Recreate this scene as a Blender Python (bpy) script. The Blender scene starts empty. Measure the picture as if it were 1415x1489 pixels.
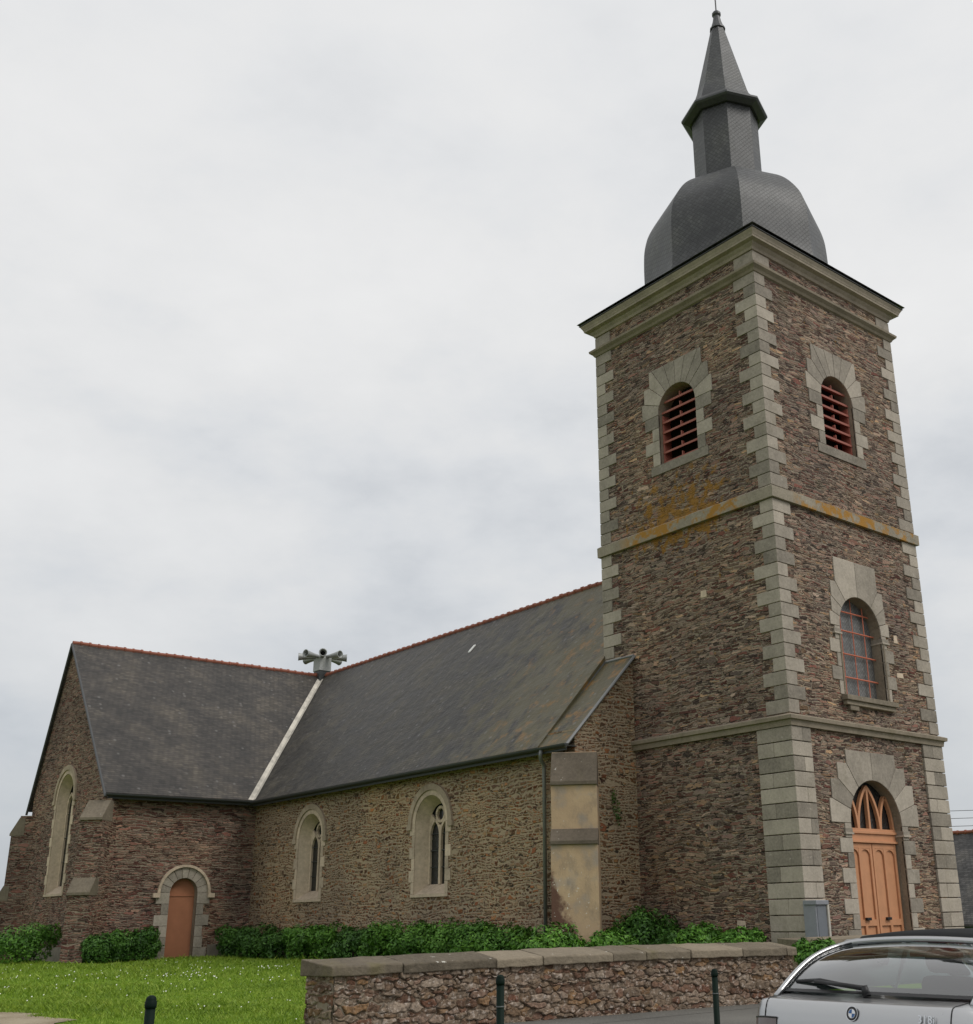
import bpy, bmesh, math, random
import numpy as np
from mathutils import Vector, Matrix
from mathutils.geometry import tessellate_polygon

SC = bpy.context.scene
COL = SC.collection
rng = np.random.default_rng(7)
random.seed(7)
PI = math.pi
TG = 0.0                                     # church ground level

# ------------------------------------------------------------------ camera
cam_d = bpy.data.cameras.new('camera')
cam = bpy.data.objects.new('camera', cam_d)
COL.objects.link(cam)
SC.camera = cam
yaw, pitch, roll = 0.7129933, 0.3287475, -0.0172187
cy_, sy_, cp_, sp_, cr_, sr_ = math.cos(yaw), math.sin(yaw), math.cos(pitch), math.sin(pitch), math.cos(roll), math.sin(roll)
fw = Vector((sy_*cp_, cy_*cp_, sp_)); rt = Vector((cy_, -sy_, 0)); up = rt.cross(fw)
r2 = cr_*rt + sr_*up; u2 = -sr_*rt + cr_*up
M = Matrix((r2, u2, -fw)).transposed().to_4x4()
M.translation = Vector((-23.3946, -18.2188, 1.35))
cam.matrix_world = M
cam_d.sensor_fit = 'HORIZONTAL'; cam_d.sensor_width = 36.0
cam_d.lens = 1620.86/1415*36
cam_d.shift_x = -(821.86-707.5)/1415
cam_d.shift_y = (778.4-744.5)/1415
cam_d.clip_start = 0.1; cam_d.clip_end = 3000
SC.render.resolution_x = 973; SC.render.resolution_y = 1024
SC.view_settings.view_transform = 'Standard'
SC.view_settings.look = 'None'
SC.view_settings.gamma = 1.0
SC.view_settings.exposure = 0.0

# ------------------------------------------------------------------ node helpers
def nd(nt, typ, ins=None, **props):
    n = nt.nodes.new(typ)
    for k, v in props.items():
        setattr(n, k, v)
    for k, v in (ins or {}).items():
        s = n.inputs[k]
        if isinstance(v, bpy.types.NodeSocket):
            nt.links.new(v, s)
        else:
            s.default_value = v
    return n
def rgba(c): return (c[0], c[1], c[2], 1.0)
def ramp(nt, fac, stops, interp='LINEAR'):
    n = nt.nodes.new('ShaderNodeValToRGB'); n.color_ramp.interpolation = interp
    e = n.color_ramp.elements
    e[0].position, e[0].color = stops[0][0], rgba(stops[0][1])
    e[1].position, e[1].color = stops[-1][0], rgba(stops[-1][1])
    for p, c in stops[1:-1]:
        q = e.new(p); q.color = rgba(c)
    nt.links.new(fac, n.inputs[0])
    return n.outputs[0]
def math_(nt, op, a, b=0.0, c=0.0, clamp=False):
    n = nd(nt, 'ShaderNodeMath', operation=op, use_clamp=clamp)
    for i, v in enumerate((a, b, c)):
        if isinstance(v, bpy.types.NodeSocket): nt.links.new(v, n.inputs[i])
        else: n.inputs[i].default_value = v
    return n.outputs[0]
def step_(nt, v, lo, hi):
    n = nd(nt, 'ShaderNodeMapRange', {'Value': v, 'From Min': lo, 'From Max': hi}, interpolation_type='SMOOTHSTEP')
    return n.outputs[0]
def mix(nt, f, a, b, blend='MIX'):
    n = nt.nodes.new('ShaderNodeMix'); n.data_type = 'RGBA'; n.blend_type = blend
    for i, v in ((0, f), (6, a), (7, b)):
        if isinstance(v, bpy.types.NodeSocket): nt.links.new(v, n.inputs[i])
        elif i == 0: n.inputs[0].default_value = v
        else: n.inputs[i].default_value = rgba(v)
    return n.outputs[2]
def noise(nt, vec, scale, detail=3.0, rough=0.55):
    n = nd(nt, 'ShaderNodeTexNoise', {'Scale': scale, 'Detail': detail, 'Roughness': rough})
    if vec is not None: nt.links.new(vec, n.inputs['Vector'])
    return n
def vmul(nt, v, s):
    n = nd(nt, 'ShaderNodeVectorMath', operation='MULTIPLY'); nt.links.new(v, n.inputs[0]); n.inputs[1].default_value = s
    return n.outputs[0]
def new_mat(name, rough=0.8, spec=0.3):
    m = bpy.data.materials.new(name); m.use_nodes = True
    nt = m.node_tree; b = nt.nodes['Principled BSDF']
    b.inputs['Roughness'].default_value = rough
    b.inputs['Specular IOR Level'].default_value = spec
    return m, nt, b
def wpos(nt): return nd(nt, 'ShaderNodeNewGeometry').outputs['Position']
def sepxyz(nt, v):
    s = nd(nt, 'ShaderNodeSeparateXYZ', {'Vector': v}); return s.outputs[0], s.outputs[1], s.outputs[2]
def bump(nt, b, h, strength, dist):
    n = nd(nt, 'ShaderNodeBump', {'Height': h, 'Strength': strength, 'Distance': dist})
    nt.links.new(n.outputs[0], b.inputs['Normal'])

# ------------------------------------------------------------------ world: overcast sky
SUN_EL, SUN_AZ = math.radians(48), math.radians(158)      # azimuth measured from +Y towards +X
w = bpy.data.worlds.new('World'); SC.world = w; w.use_nodes = True
nt = w.node_tree; bg = nt.nodes['Background']
sky = nd(nt, 'ShaderNodeTexSky', sky_type='NISHITA', sun_disc=False)
sky.sun_elevation = SUN_EL; sky.sun_rotation = SUN_AZ
tc = nd(nt, 'ShaderNodeTexCoord').outputs['Generated']
sx, sy, sz = sepxyz(nt, tc)
cv = nd(nt, 'ShaderNodeCombineXYZ', {'X': sx, 'Y': sy, 'Z': math_(nt, 'MULTIPLY', sz, 1.9)}).outputs[0]
n1 = noise(nt, cv, 2.6, 5.0, 0.55).outputs[0]
n2 = noise(nt, cv, 5.5, 6.0, 0.6).outputs[0]
cl = math_(nt, 'ADD', math_(nt, 'MULTIPLY', n1, 0.62), math_(nt, 'MULTIPLY', n2, 0.38))
elev = ramp(nt, sz, [(0.0, (5.5, 5.72, 5.98)), (0.10, (6.2, 6.42, 6.65)), (0.24, (7.6, 7.7, 7.78)), (0.48, (8.35, 8.38, 8.38)), (1.0, (8.8, 8.8, 8.8))])
clm = ramp(nt, cl, [(0.34, (0.76, 0.785, 0.82)), (0.43, (0.90, 0.915, 0.935)), (0.50, (0.985, 0.985, 0.985)), (0.57, (1.04, 1.035, 1.03)), (0.68, (1.10, 1.095, 1.085))])
cloud = mix(nt, math_(nt, 'MULTIPLY_ADD', step_(nt, sz, .25, .75), -.65, 1.0), elev, clm, 'MULTIPLY')
fin = mix(nt, 0.94, sky.outputs[0], cloud)
nt.links.new(fin, bg.inputs['Color'])
bg.inputs['Strength'].default_value = 0.1

sun_d = bpy.data.lights.new('sun', 'SUN'); sun = bpy.data.objects.new('sun', sun_d); COL.objects.link(sun)
sun_d.energy = 1.5; sun_d.angle = math.radians(25); sun_d.color = (1.0, 0.965, 0.91)
sdir = Vector((math.sin(SUN_AZ)*math.cos(SUN_EL), math.cos(SUN_AZ)*math.cos(SUN_EL), math.sin(SUN_EL)))
sun.rotation_euler = sdir.to_track_quat('Z', 'Y').to_euler()
sun.location = sdir*60

# ------------------------------------------------------------------ materials
MAT = {}
def rubble(name, palette, mortar, sizes, joint, open_=0.5, lichen=0.4, rust=0.0, seed=0.0, depth=0.03, gain=1.0, wob=1.0):
    """coursed thin stone: three brick layouts of different size in patches, laid along each wall's own direction"""
    m, nt, b = new_mat(name, 0.9, 0.15)
    g = nd(nt, 'ShaderNodeNewGeometry'); p = g.outputs['Position']
    x, y, z = sepxyz(nt, p); nx, ny, nz_ = sepxyz(nt, g.outputs['True Normal'])
    s_ = math_(nt, 'SUBTRACT', math_(nt, 'MULTIPLY', y, nx), math_(nt, 'MULTIPLY', x, ny))
    off = nd(nt, 'ShaderNodeVectorMath', {0: p, 1: (seed, seed*1.7, seed*0.3)}, operation='ADD').outputs[0]
    na = noise(nt, vmul(nt, off, (.55, .55, 1.6)), 1.0, 2.0).outputs['Color']
    nb = noise(nt, vmul(nt, off, (3.2, 3.2, 7.0)), 1.0, 3.0).outputs['Color']
    nc = noise(nt, vmul(nt, off, (11, 11, 24)), 1.0, 2.0).outputs['Color']
    def ch(c, i): return math_(nt, 'SUBTRACT', nd(nt, 'ShaderNodeSeparateColor', {'Color': c}).outputs[i], 0.5)
    zz = z
    for c, k in ((na, .42), (nb, .105), (nc, .030)): zz = math_(nt, 'MULTIPLY_ADD', ch(c, 0), k*wob, zz)
    ss = s_
    for c, k in ((na, .6), (nb, .26), (nc, .07)): ss = math_(nt, 'MULTIPLY_ADD', ch(c, 1), k, ss)
    uv = nd(nt, 'ShaderNodeCombineXYZ', {'X': math_(nt, 'ADD', ss, 50.0+seed), 'Y': math_(nt, 'ADD', zz, 20.0), 'Z': 0.0}).outputs[0]
    rnd = mor = None
    sel = noise(nt, vmul(nt, off, (1, 1, 1.8)), 0.9, 3.0, 0.6).outputs[0]
    sel2 = noise(nt, vmul(nt, off, (1, 1, 2.0)), 1.7, 3.0, 0.6).outputs[1]
    sel2 = nd(nt, 'ShaderNodeSeparateColor', {'Color': sel2}).outputs[2]
    for i, (bw, rh) in enumerate(sizes):
        t = nd(nt, 'ShaderNodeTexBrick', {'Vector': uv, 'Color1': (0, 0, 0, 1), 'Color2': (1, 1, 1, 1), 'Mortar': (.5, .5, .5, 1), 'Scale': 1.0, 'Mortar Size': joint*(.7+.5*rh/.08), 'Mortar Smooth': 0.55, 'Brick Width': bw, 'Row Height': rh, 'Bias': 0.0}, offset=.43, squash=.72, squash_frequency=3)
        c = nd(nt, 'ShaderNodeSeparateColor', {'Color': t.outputs['Color']}).outputs[0]; f = t.outputs['Fac']
        if rnd is None: rnd, mor = c, f
        else:
            q = step_(nt, sel if i == 1 else sel2, .515, .52) if i == 1 else step_(nt, sel2, .57, .575)
            def mx(a_, b_, q=q): return math_(nt, 'ADD', math_(nt, 'MULTIPLY', a_, math_(nt, 'SUBTRACT', 1.0, q)), math_(nt, 'MULTIPLY', b_, q))
            rnd, mor = mx(rnd, c), mx(mor, f)
    # decorrelate colour and value
    r2 = math_(nt, 'FRACT', math_(nt, 'MULTIPLY', rnd, 7.31)); r3 = math_(nt, 'FRACT', math_(nt, 'MULTIPLY', rnd, 23.7))
    k = len(palette)
    stone = ramp(nt, r2, [((i+0.5)/k, c) for i, c in enumerate(palette)], 'LINEAR')
    fine = noise(nt, vmul(nt, off, (10, 10, 30)), 1.0, 4.0, .6).outputs[0]
    val = math_(nt, 'ADD', math_(nt, 'MULTIPLY', math_(nt, 'POWER', r3, 1.25), 1.25), math_(nt, 'MULTIPLY_ADD', fine, 1.5, -.30))
    stone = mix(nt, 1.0, stone, nd(nt, 'ShaderNodeCombineColor', {0: val, 1: val, 2: val}).outputs[0], 'MULTIPLY')
    mcol = mix(nt, fine, [q*.8 for q in mortar], [q*1.35 for q in mortar])
    deep = step_(nt, noise(nt, vmul(nt, off, (2, 2, 7)), 1.4, 4.0, .65).outputs[0], 0.60-.18*open_, 0.66-.14*open_)
    mcol = mix(nt, math_(nt, 'MULTIPLY', deep, 0.9), mcol, (0.016, 0.013, 0.011))
    col = mix(nt, mor, stone, mcol)
    tint = ramp(nt, noise(nt, off, 0.33, 4.0).outputs[0], [(0.3, (0.76, 0.76, 0.80)), (0.5, (1, 1, 1)), (0.7, (1.22, 1.16, 1.06))])
    col = mix(nt, 1.0, col, tint, 'MULTIPLY')
    lz = noise(nt, vmul(nt, off, (1, 1, .8)), 0.7, 3.0).outputs[0]
    ln = noise(nt, vmul(nt, off, (1, 1, 1.5)), 9.0, 4.0, 0.7).outputs[0]
    spot = step_(nt, math_(nt, 'MULTIPLY_ADD', lz, .36*lichen+.1, ln), 0.86-.05*lichen, 0.92-.05*lichen)
    col = mix(nt, math_(nt, 'MULTIPLY', spot, 0.75), col, (0.44, 0.41, 0.36))
    if rust > 0:
        rn = noise(nt, off, 3.2, 5.0, 0.65).outputs[0]
        zn_ = math_(nt, 'MULTIPLY', step_(nt, z, 11.2, 12.4), math_(nt, 'SUBTRACT', 1.0, step_(nt, z, 12.6, 15.0)))
        yy = math_(nt, 'MULTIPLY', step_(nt, y, 0.9, 2.6), math_(nt, 'SUBTRACT', 1.0, step_(nt, y, 4.4, 6.6)))
        rm = step_(nt, math_(nt, 'MULTIPLY_ADD', math_(nt, 'MULTIPLY', zn_, yy), .24, rn), 0.62, 0.76)
        col = mix(nt, math_(nt, 'MULTIPLY', rm, rust), col, (0.30, 0.155, 0.03))
        gm = step_(nt, noise(nt, vmul(nt, off, (1, 1, .6)), 1.1, 4.0).outputs[0], 0.58, 0.74)
        col = mix(nt, math_(nt, 'MULTIPLY', gm, 0.30), col, (0.10, 0.10, 0.05))
    if gain != 1.0:
        col = mix(nt, 1.0, col, (gain, gain, gain), 'MULTIPLY')
    nt.links.new(col, b.inputs['Base Color'])
    h = math_(nt, 'ADD', math_(nt, 'SUBTRACT', 1.0, mor), math_(nt, 'MULTIPLY', math_(nt, 'ADD', rnd, fine), 0.55))
    bump(nt, b, h, 1.0, depth)
    MAT[name] = m

SCHIST = [(0.15, 0.082, 0.061), (0.24, 0.161, 0.118), (0.118, 0.092, 0.077), (0.3, 0.216, 0.158), (0.19, 0.098, 0.075), (0.27, 0.206, 0.158), (0.1, 0.074, 0.063), (0.31, 0.2, 0.118), (0.215, 0.167, 0.136), (0.15, 0.066, 0.051)]
rubble('schist_rubble', SCHIST, (0.29, 0.24, 0.18), [(.42, .095), (.31, .068), (.58, .15)], .0165, .60, 0.6, 0.9, 0.0, 0.05, 1.04)
TSCH = [(0.170, 0.080, 0.062), (0.225, 0.132, 0.098), (0.120, 0.084, 0.070), (0.275, 0.180, 0.130), (0.195, 0.085, 0.066), (0.220, 0.162, 0.125), (.14, .062, .050)]
rubble('transept_rubble', TSCH, (0.27, 0.22, 0.165), [(.46, .10), (.34, .075), (.6, .15)], .018, .45, 0.3, 0.0, 3.0, 0.045, 0.97)
NAVE = [(0.249, 0.158, 0.083), (0.307, 0.222, 0.142), (0.18, 0.079, 0.044), (0.265, 0.192, 0.127), (0.276, 0.116, 0.049), (0.212, 0.153, 0.103), (0.111, 0.061, 0.042), (0.307, 0.182, 0.083), (0.212, 0.084, 0.044)]
rubble('nave_rubble', NAVE, (0.350, 0.276, 0.190), [(.27, .112), (.18, .085), (.36, .20)], .027, .20, 0.25, 0.0, 9.0, 0.036, 1.02, 1.35)

def ashlar(name, base, var=0.25, spots=0.5, green=0.3, orange=0.0, scale=14.0, bumpd=0.012):
    m, nt, b = new_mat(name, 0.85, 0.2)
    g = nd(nt, 'ShaderNodeNewGeometry'); p = g.outputs['Position']; isl = g.outputs['Random Per Island']
    f = noise(nt, p, scale, 5.0, 0.65).outputs[0]
    big = noise(nt, p, 1.7, 4.0).outputs[0]
    v = math_(nt, 'ADD', math_(nt, 'ADD', math_(nt, 'MULTIPLY_ADD', f, 0.55, 0.42), math_(nt, 'MULTIPLY_ADD', isl, var, -var/2)), math_(nt, 'MULTIPLY_ADD', big, 0.5, -0.25))
    col = mix(nt, 1.0, base, nd(nt, 'ShaderNodeCombineColor', {0: v, 1: v, 2: v}).outputs[0], 'MULTIPLY')
    wh = step_(nt, noise(nt, p, 7.0, 4.0, 0.7).outputs[0], 0.66, 0.72)
    col = mix(nt, math_(nt, 'MULTIPLY', wh, spots), col, (0.55, 0.53, 0.47))
    gr = step_(nt, noise(nt, vmul(nt, p, (1, 1, .45)), 1.3, 5.0, 0.6).outputs[0], 0.55, 0.72)
    col = mix(nt, math_(nt, 'MULTIPLY', gr, green), col, (0.14, 0.12, 0.065))
    if orange > 0:
        og = step_(nt, noise(nt, p, 2.6, 6.0, 0.70).outputs[0], 0.44, 0.58)
        x, y, z = sepxyz(nt, p)
        far = math_(nt, 'SUBTRACT', 1.0, step_(nt, y, 5.2, 6.4))
        near = step_(nt, math_(nt, 'ADD', math_(nt, 'MAXIMUM', x, 0.0), math_(nt, 'MAXIMUM', y, 0.0)), 0.7, 1.3)
        og = math_(nt, 'MULTIPLY', og, math_(nt, 'MULTIPLY', far, near))
        col = mix(nt, math_(nt, 'MULTIPLY', og, orange), col, (0.36, 0.18, 0.03))
    dk = step_(nt, noise(nt, p, 24.0, 3.0, 0.6).outputs[0], 0.64, 0.72)
    col = mix(nt, math_(nt, 'MULTIPLY', dk, 0.45), col, (0.05, 0.047, 0.04))
    nt.links.new(col, b.inputs['Base Color'])
    bump(nt, b, math_(nt, 'ADD', f, big), 0.7, bumpd)
    MAT[name] = m
ashlar('granite', (0.480, 0.425, 0.350), 0.42, 0.45, 0.20)
ashlar('granite_stained', (0.36, 0.305, 0.23), 0.3, 0.35, 0.30)
ashlar('cornice_stone', (0.470, 0.405, 0.320), 0.25, 0.3, 0.0)
ashlar('granite_lichen', (0.42, 0.37, 0.285), 0.25, 0.35, 0.2, 0.95)
ashlar('limestone', (0.74, 0.60, 0.45), 0.22, 0.08, 0.12, 0.0, 9.0, 0.006)
ashlar('limestone_grey', (0.52, 0.42, 0.31), 0.2, 0.15, 0.35, 0.0, 9.0, 0.006)
ashlar('plinth_render', (0.30, 0.265, 0.215), 0.1, 0.2, 0.5, 0.0, 6.0, 0.01)
ashlar('cap_stone', (0.285, 0.24, 0.18), 0.3, 0.7, 0.4, 0.0, 12.0)
ashlar('weathering_stone', (0.20, 0.165, 0.125), 0.3, 0.95, 0.3, 0.0, 12.0)
ashlar('coping_stone', (0.27, 0.225, 0.165), 0.6, 1.0, 0.75, 0.0, 13.0, 0.03)

def plaster():
    m, nt, b = new_mat('buttress_plaster', 0.9, 0.15)
    p = wpos(nt); x, y, z = sepxyz(nt, p)
    n1 = noise(nt, vmul(nt, p, (1, 1, .8)), 1.3, 4.0).outputs[0]
    f = noise(nt, p, 16.0, 4.0).outputs[0]
    col = ramp(nt, n1, [(0.32, (0.34, 0.285, 0.235)), (0.45, (0.45, 0.325, 0.21)), (0.58, (0.50, 0.365, 0.235)), (0.70, (0.38, 0.32, 0.265))])
    col = mix(nt, math_(nt, 'MULTIPLY', step_(nt, noise(nt, vmul(nt, p, (1, 1, .5)), 3.2, 6.0, .7).outputs[0], .48, .66), 0.5), col, (0.25, 0.20, 0.15))
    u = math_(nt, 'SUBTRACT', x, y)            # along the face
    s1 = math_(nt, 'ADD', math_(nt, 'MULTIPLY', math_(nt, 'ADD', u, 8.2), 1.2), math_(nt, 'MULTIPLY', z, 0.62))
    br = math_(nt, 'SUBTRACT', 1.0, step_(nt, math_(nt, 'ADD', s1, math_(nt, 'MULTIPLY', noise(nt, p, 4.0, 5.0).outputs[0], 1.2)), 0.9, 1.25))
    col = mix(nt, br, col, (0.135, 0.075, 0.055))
    sp = step_(nt, noise(nt, p, 11.0, 3.0).outputs[0], 0.66, 0.70)
    edge = math_(nt, 'SUBTRACT', 1.0, step_(nt, math_(nt, 'ADD', s1, 0.0), 1.2, 2.4))
    col = mix(nt, math_(nt, 'MULTIPLY', sp, edge), col, (0.62, 0.58, 0.50))
    nt.links.new(col, b.inputs['Base Color'])
    bump(nt, b, f, 0.6, 0.01)
    MAT['buttress_plaster'] = m
plaster()

def slate(name, stain=True, scale=1.0, rough=0.55, base=(0.062, 0.060, 0.060), diamond=False, spec=0.4):
    m, nt, b = new_mat(name, rough, spec)
    p = wpos(nt); x, y, z = sepxyz(nt, p)
    if diamond:
        a = math_(nt, 'MULTIPLY', math_(nt, 'SUBTRACT', x, y), 0.75)
        uv = nd(nt, 'ShaderNodeCombineXYZ', {'X': math_(nt, 'ADD', a, z), 'Y': math_(nt, 'SUBTRACT', z, a), 'Z': 0.0}).outputs[0]
        br = nd(nt, 'ShaderNodeTexBrick', {'Vector': uv, 'Color1': (0.74, 0.74, 0.74, 1), 'Color2': (1.28, 1.28, 1.28, 1), 'Mortar': (0.40, 0.40, 0.40, 1), 'Scale': 1.0, 'Mortar Size': 0.014, 'Brick Width': 0.17, 'Row Height': 0.17, 'Bias': 0.0}, offset=0.0)
    else:
        uv = nd(nt, 'ShaderNodeCombineXYZ', {'X': math_(nt, 'ADD', x, y), 'Y': math_(nt, 'MULTIPLY', z, 1.42), 'Z': 0.0}).outputs[0]
        br = nd(nt, 'ShaderNodeTexBrick', {'Vector': uv, 'Color1': (0.70, 0.70, 0.70, 1), 'Color2': (1.35, 1.32, 1.30, 1), 'Mortar': (0.42, 0.42, 0.42, 1), 'Scale': scale, 'Mortar Size': 0.010, 'Brick Width': 0.22, 'Row Height': 0.12})
    n1 = noise(nt, vmul(nt, p, (1, 1, 1)), 0.75, 6.0, 0.68).outputs[0]
    tone = ramp(nt, n1, [(0.32, (base[0]*.45, base[1]*.46, base[2]*.48)), (0.5, base), (0.68, (base[0]*1.8, base[1]*1.75, base[2]*1.6))])
    col = mix(nt, 1.0, tone, br.outputs['Color'], 'MULTIPLY')
    if stain:
        st = noise(nt, vmul(nt, p, (1, 1, .55)), 1.25, 6.0, 0.65).outputs[0]
        ny = math_(nt, 'SUBTRACT', 1.0, step_(nt, math_(nt, 'MULTIPLY_ADD', z, -0.35, y), 4.0, 15.0))
        gm = math_(nt, 'MULTIPLY', step_(nt, math_(nt, 'MULTIPLY_ADD', ny, 0.26, st), 0.54, 0.76), math_(nt, 'MULTIPLY_ADD', ny, 0.55, 0.35))
        col = mix(nt, gm, col, (0.115, 0.100, 0.052))
        og = math_(nt, 'MULTIPLY', step_(nt, math_(nt, 'MULTIPLY_ADD', ny, 0.14, noise(nt, p, 1.9, 6.0, 0.7).outputs[0]), 0.66, 0.78), ny)
        col = mix(nt, math_(nt, 'MULTIPLY', og, 0.8), col, (0.25, 0.135, 0.04))
    ft = nd(nt, 'ShaderNodeTexVoronoi', {'Vector': p, 'Scale': 4.2, 'Randomness': 1.0}, feature='F1')
    fr = nd(nt, 'ShaderNodeSeparateColor', {'Color': ft.outputs['Color']}).outputs[0]
    fl = math_(nt, 'MULTIPLY', step_(nt, fr, 0.86, 0.92), math_(nt, 'SUBTRACT', 1.0, step_(nt, ft.outputs['Distance'], 0.2, 0.32)))
    col = mix(nt, math_(nt, 'MULTIPLY', fl, 0.35 if not diamond else 0.1), col, (0.24, 0.23, 0.22))
    nt.links.new(col, b.inputs['Base Color'])
    rr = math_(nt, 'MULTIPLY_ADD', n1, 0.35, rough-0.17)
    nt.links.new(rr, b.inputs['Roughness'])
    und = noise(nt, p, 1.4, 3.0, 0.6).outputs[0]
    hh = math_(nt, 'ADD', math_(nt, 'MULTIPLY', br.outputs['Fac'], -0.012), math_(nt, 'ADD', math_(nt, 'MULTIPLY', n1, 0.008), math_(nt, 'MULTIPLY', und, 0.0 if diamond else 0.10)))
    bump(nt, b, hh, 0.8, 1.0)
    MAT[name] = m
slate('nave_slate', base=(0.047, 0.043, 0.036))
slate('transept_slate', stain=False, base=(0.056, 0.050, 0.044))
slate('tower_slate', stain=False, rough=0.52, base=(0.050, 0.052, 0.053), diamond=True, spec=0.6)

def simple(name, col, rough=0.6, metal=0.0, spec=0.4, var=0.25, scale=8.0, bumpd=0.0, coat=0.0):
    m, nt, b = new_mat(name, rough, spec)
    b.inputs['Metallic'].default_value = metal
    p = nd(nt, 'ShaderNodeTexCoord').outputs['Object']
    f = noise(nt, p, scale, 5.0, 0.6).outputs[0]
    v = math_(nt, 'MULTIPLY_ADD', f, var*2, 1-var)
    c = mix(nt, 1.0, col, nd(nt, 'ShaderNodeCombineColor', {0: v, 1: v, 2: v}).outputs[0], 'MULTIPLY')
    nt.links.new(c, b.inputs['Base Color'])
    nt.links.new(math_(nt, 'MULTIPLY_ADD', f, 0.2, rough-0.1, clamp=True), b.inputs['Roughness'])
    if bumpd: bump(nt, b, f, 0.6, bumpd)
    if coat: b.inputs['Coat Weight'].default_value = coat; b.inputs['Coat Roughness'].default_value = 0.05
    MAT[name] = m; return m
simple('door_paint', (0.54, 0.262, 0.135), 0.55, var=0.20, scale=4.0)
simple('side_door_paint', (0.36, 0.150, 0.078), 0.6, var=0.20, scale=2.5)
simple('louvre_paint', (0.34, 0.115, 0.085), 0.6, var=0.15)
simple('bar_paint', (0.55, 0.16, 0.09), 0.6, var=0.15)
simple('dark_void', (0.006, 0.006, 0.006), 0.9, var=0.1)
simple('ridge_tile', (0.27, 0.095, 0.06), 0.8, var=0.35, scale=3.0, bumpd=0.01)
simple('zinc', (0.20, 0.205, 0.205), 0.5, 0.3, var=0.2)
simple('zinc_dark', (0.055, 0.06, 0.06), 0.55, 0.2, var=0.25)
simple('lead', (0.075, 0.077, 0.08), 0.5, 0.2, var=0.3)
simple('valley_metal', (0.50, 0.47, 0.41), 0.6, 0.1, var=0.8, scale=2.6)
simple('siren_metal', (0.33, 0.34, 0.33), 0.5, 0.3, var=0.35, scale=5.0)
simple('bollard_paint', (0.004, 0.012, 0.008), 0.6, 0.0, 0.12, var=0.3)
simple('bollard_ring', (0.09, 0.10, 0.10), 0.4, 0.3, var=0.3)
simple('cabinet_paint', (0.17, 0.185, 0.205), 0.55, 0.1, var=0.2)
simple('cabinet_frame', (0.25, 0.26, 0.285), 0.5, 0.1, var=0.2)
simple('wire', (0.05, 0.05, 0.055), 0.6)
simple('bark', (0.10, 0.075, 0.05), 0.9, var=0.4, bumpd=0.02)
simple('house_wall', (0.28, 0.24, 0.18), 0.9, var=0.3)
simple('far_stone', (0.24, 0.20, 0.15), 0.9, var=0.5, scale=3.0)
slate('house_slate', stain=False, base=(0.085, 0.082, 0.082))
simple('car_paint', (0.46, 0.465, 0.47), 0.32, 0.85, 0.5, var=0.03, coat=0.6)
simple('car_black', (0.012, 0.012, 0.013), 0.45, 0.0, 0.4, var=0.1)
simple('car_top', (0.010, 0.011, 0.012), 0.8, 0.0, 0.2, var=0.2)
simple('rubber', (0.012, 0.012, 0.012), 0.8, 0.0, 0.2, var=0.2)
simple('car_cloth', (0.035, 0.037, 0.04), 0.9, 0.0, 0.2, var=0.2)
simple('alloy', (0.45, 0.45, 0.46), 0.35, 0.9, 0.5, var=0.05)
simple('lamp_red', (0.28, 0.02, 0.02), 0.15, 0.0, 0.6, var=0.1)
simple('lamp_smoke', (0.16, 0.13, 0.125), 0.15, 0.0, 0.6, var=0.1)
simple('white_plate', (0.75, 0.75, 0.72), 0.4, var=0.03)
simple('emblem_blue', (0.02, 0.10, 0.28), 0.25, 0.0, 0.6, var=0.05)
simple('emblem_white', (0.75, 0.76, 0.78), 0.25, 0.0, 0.6, var=0.05)
simple('chrome', (0.65, 0.66, 0.67), 0.15, 1.0, 0.5, var=0.03)
simple('air_freshener', (0.25, 0.5, 0.55), 0.5, var=0.1)

def glass(name, tint, rough=0.06, gloss=1.0):
    m = bpy.data.materials.new(name); m.use_nodes = True; nt = m.node_tree
    nt.nodes.remove(nt.nodes['Principled BSDF']); out = nt.nodes['Material Output']
    tr = nd(nt, 'ShaderNodeBsdfTransparent', {'Color': rgba(tint)})
    gl = nd(nt, 'ShaderNodeBsdfGlossy', {'Color': (1, 1, 1, 1), 'Roughness': rough})
    fr = nd(nt, 'ShaderNodeFresnel', {'IOR': 1.52})
    mx = nd(nt, 'ShaderNodeMixShader', {0: math_(nt, 'MULTIPLY', fr.outputs[0], gloss, clamp=True)})
    nt.links.new(tr.outputs[0], mx.inputs[1]); nt.links.new(gl.outputs[0], mx.inputs[2])
    nt.links.new(mx.outputs[0], out.inputs['Surface']); MAT[name] = m
glass('car_glass', (0.40, 0.50, 0.485), 0.04, 2.7)
def leaded(name, base, rough):
    m, nt, b = new_mat(name, rough, 0.5)
    p = wpos(nt); x, y, z = sepxyz(nt, p)
    a = math_(nt, 'ADD', x, y)
    uv = nd(nt, 'ShaderNodeCombineXYZ', {'X': math_(nt, 'ADD', a, z), 'Y': math_(nt, 'SUBTRACT', z, a), 'Z': 0.0}).outputs[0]
    br = nd(nt, 'ShaderNodeTexBrick', {'Vector': uv, 'Color1': (0.8, 0.8, 0.8, 1), 'Color2': (1.2, 1.2, 1.2, 1), 'Mortar': (0.62, 0.62, 0.62, 1), 'Scale': 1.0, 'Mortar Size': 0.012, 'Brick Width': 0.12, 'Row Height': 0.12}, offset=0.0)
    nt.links.new(mix(nt, 1.0, base, br.outputs['Color'], 'MULTIPLY'), b.inputs['Base Color'])
    bump(nt, b, noise(nt, p, 9.0, 2.0).outputs[0], 0.6, 0.03)
    MAT[name] = m
leaded('window_glass', (0.15, 0.15, 0.145), 0.38)
leaded('dark_glass', (0.022, 0.024, 0.024), 0.25)

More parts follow.
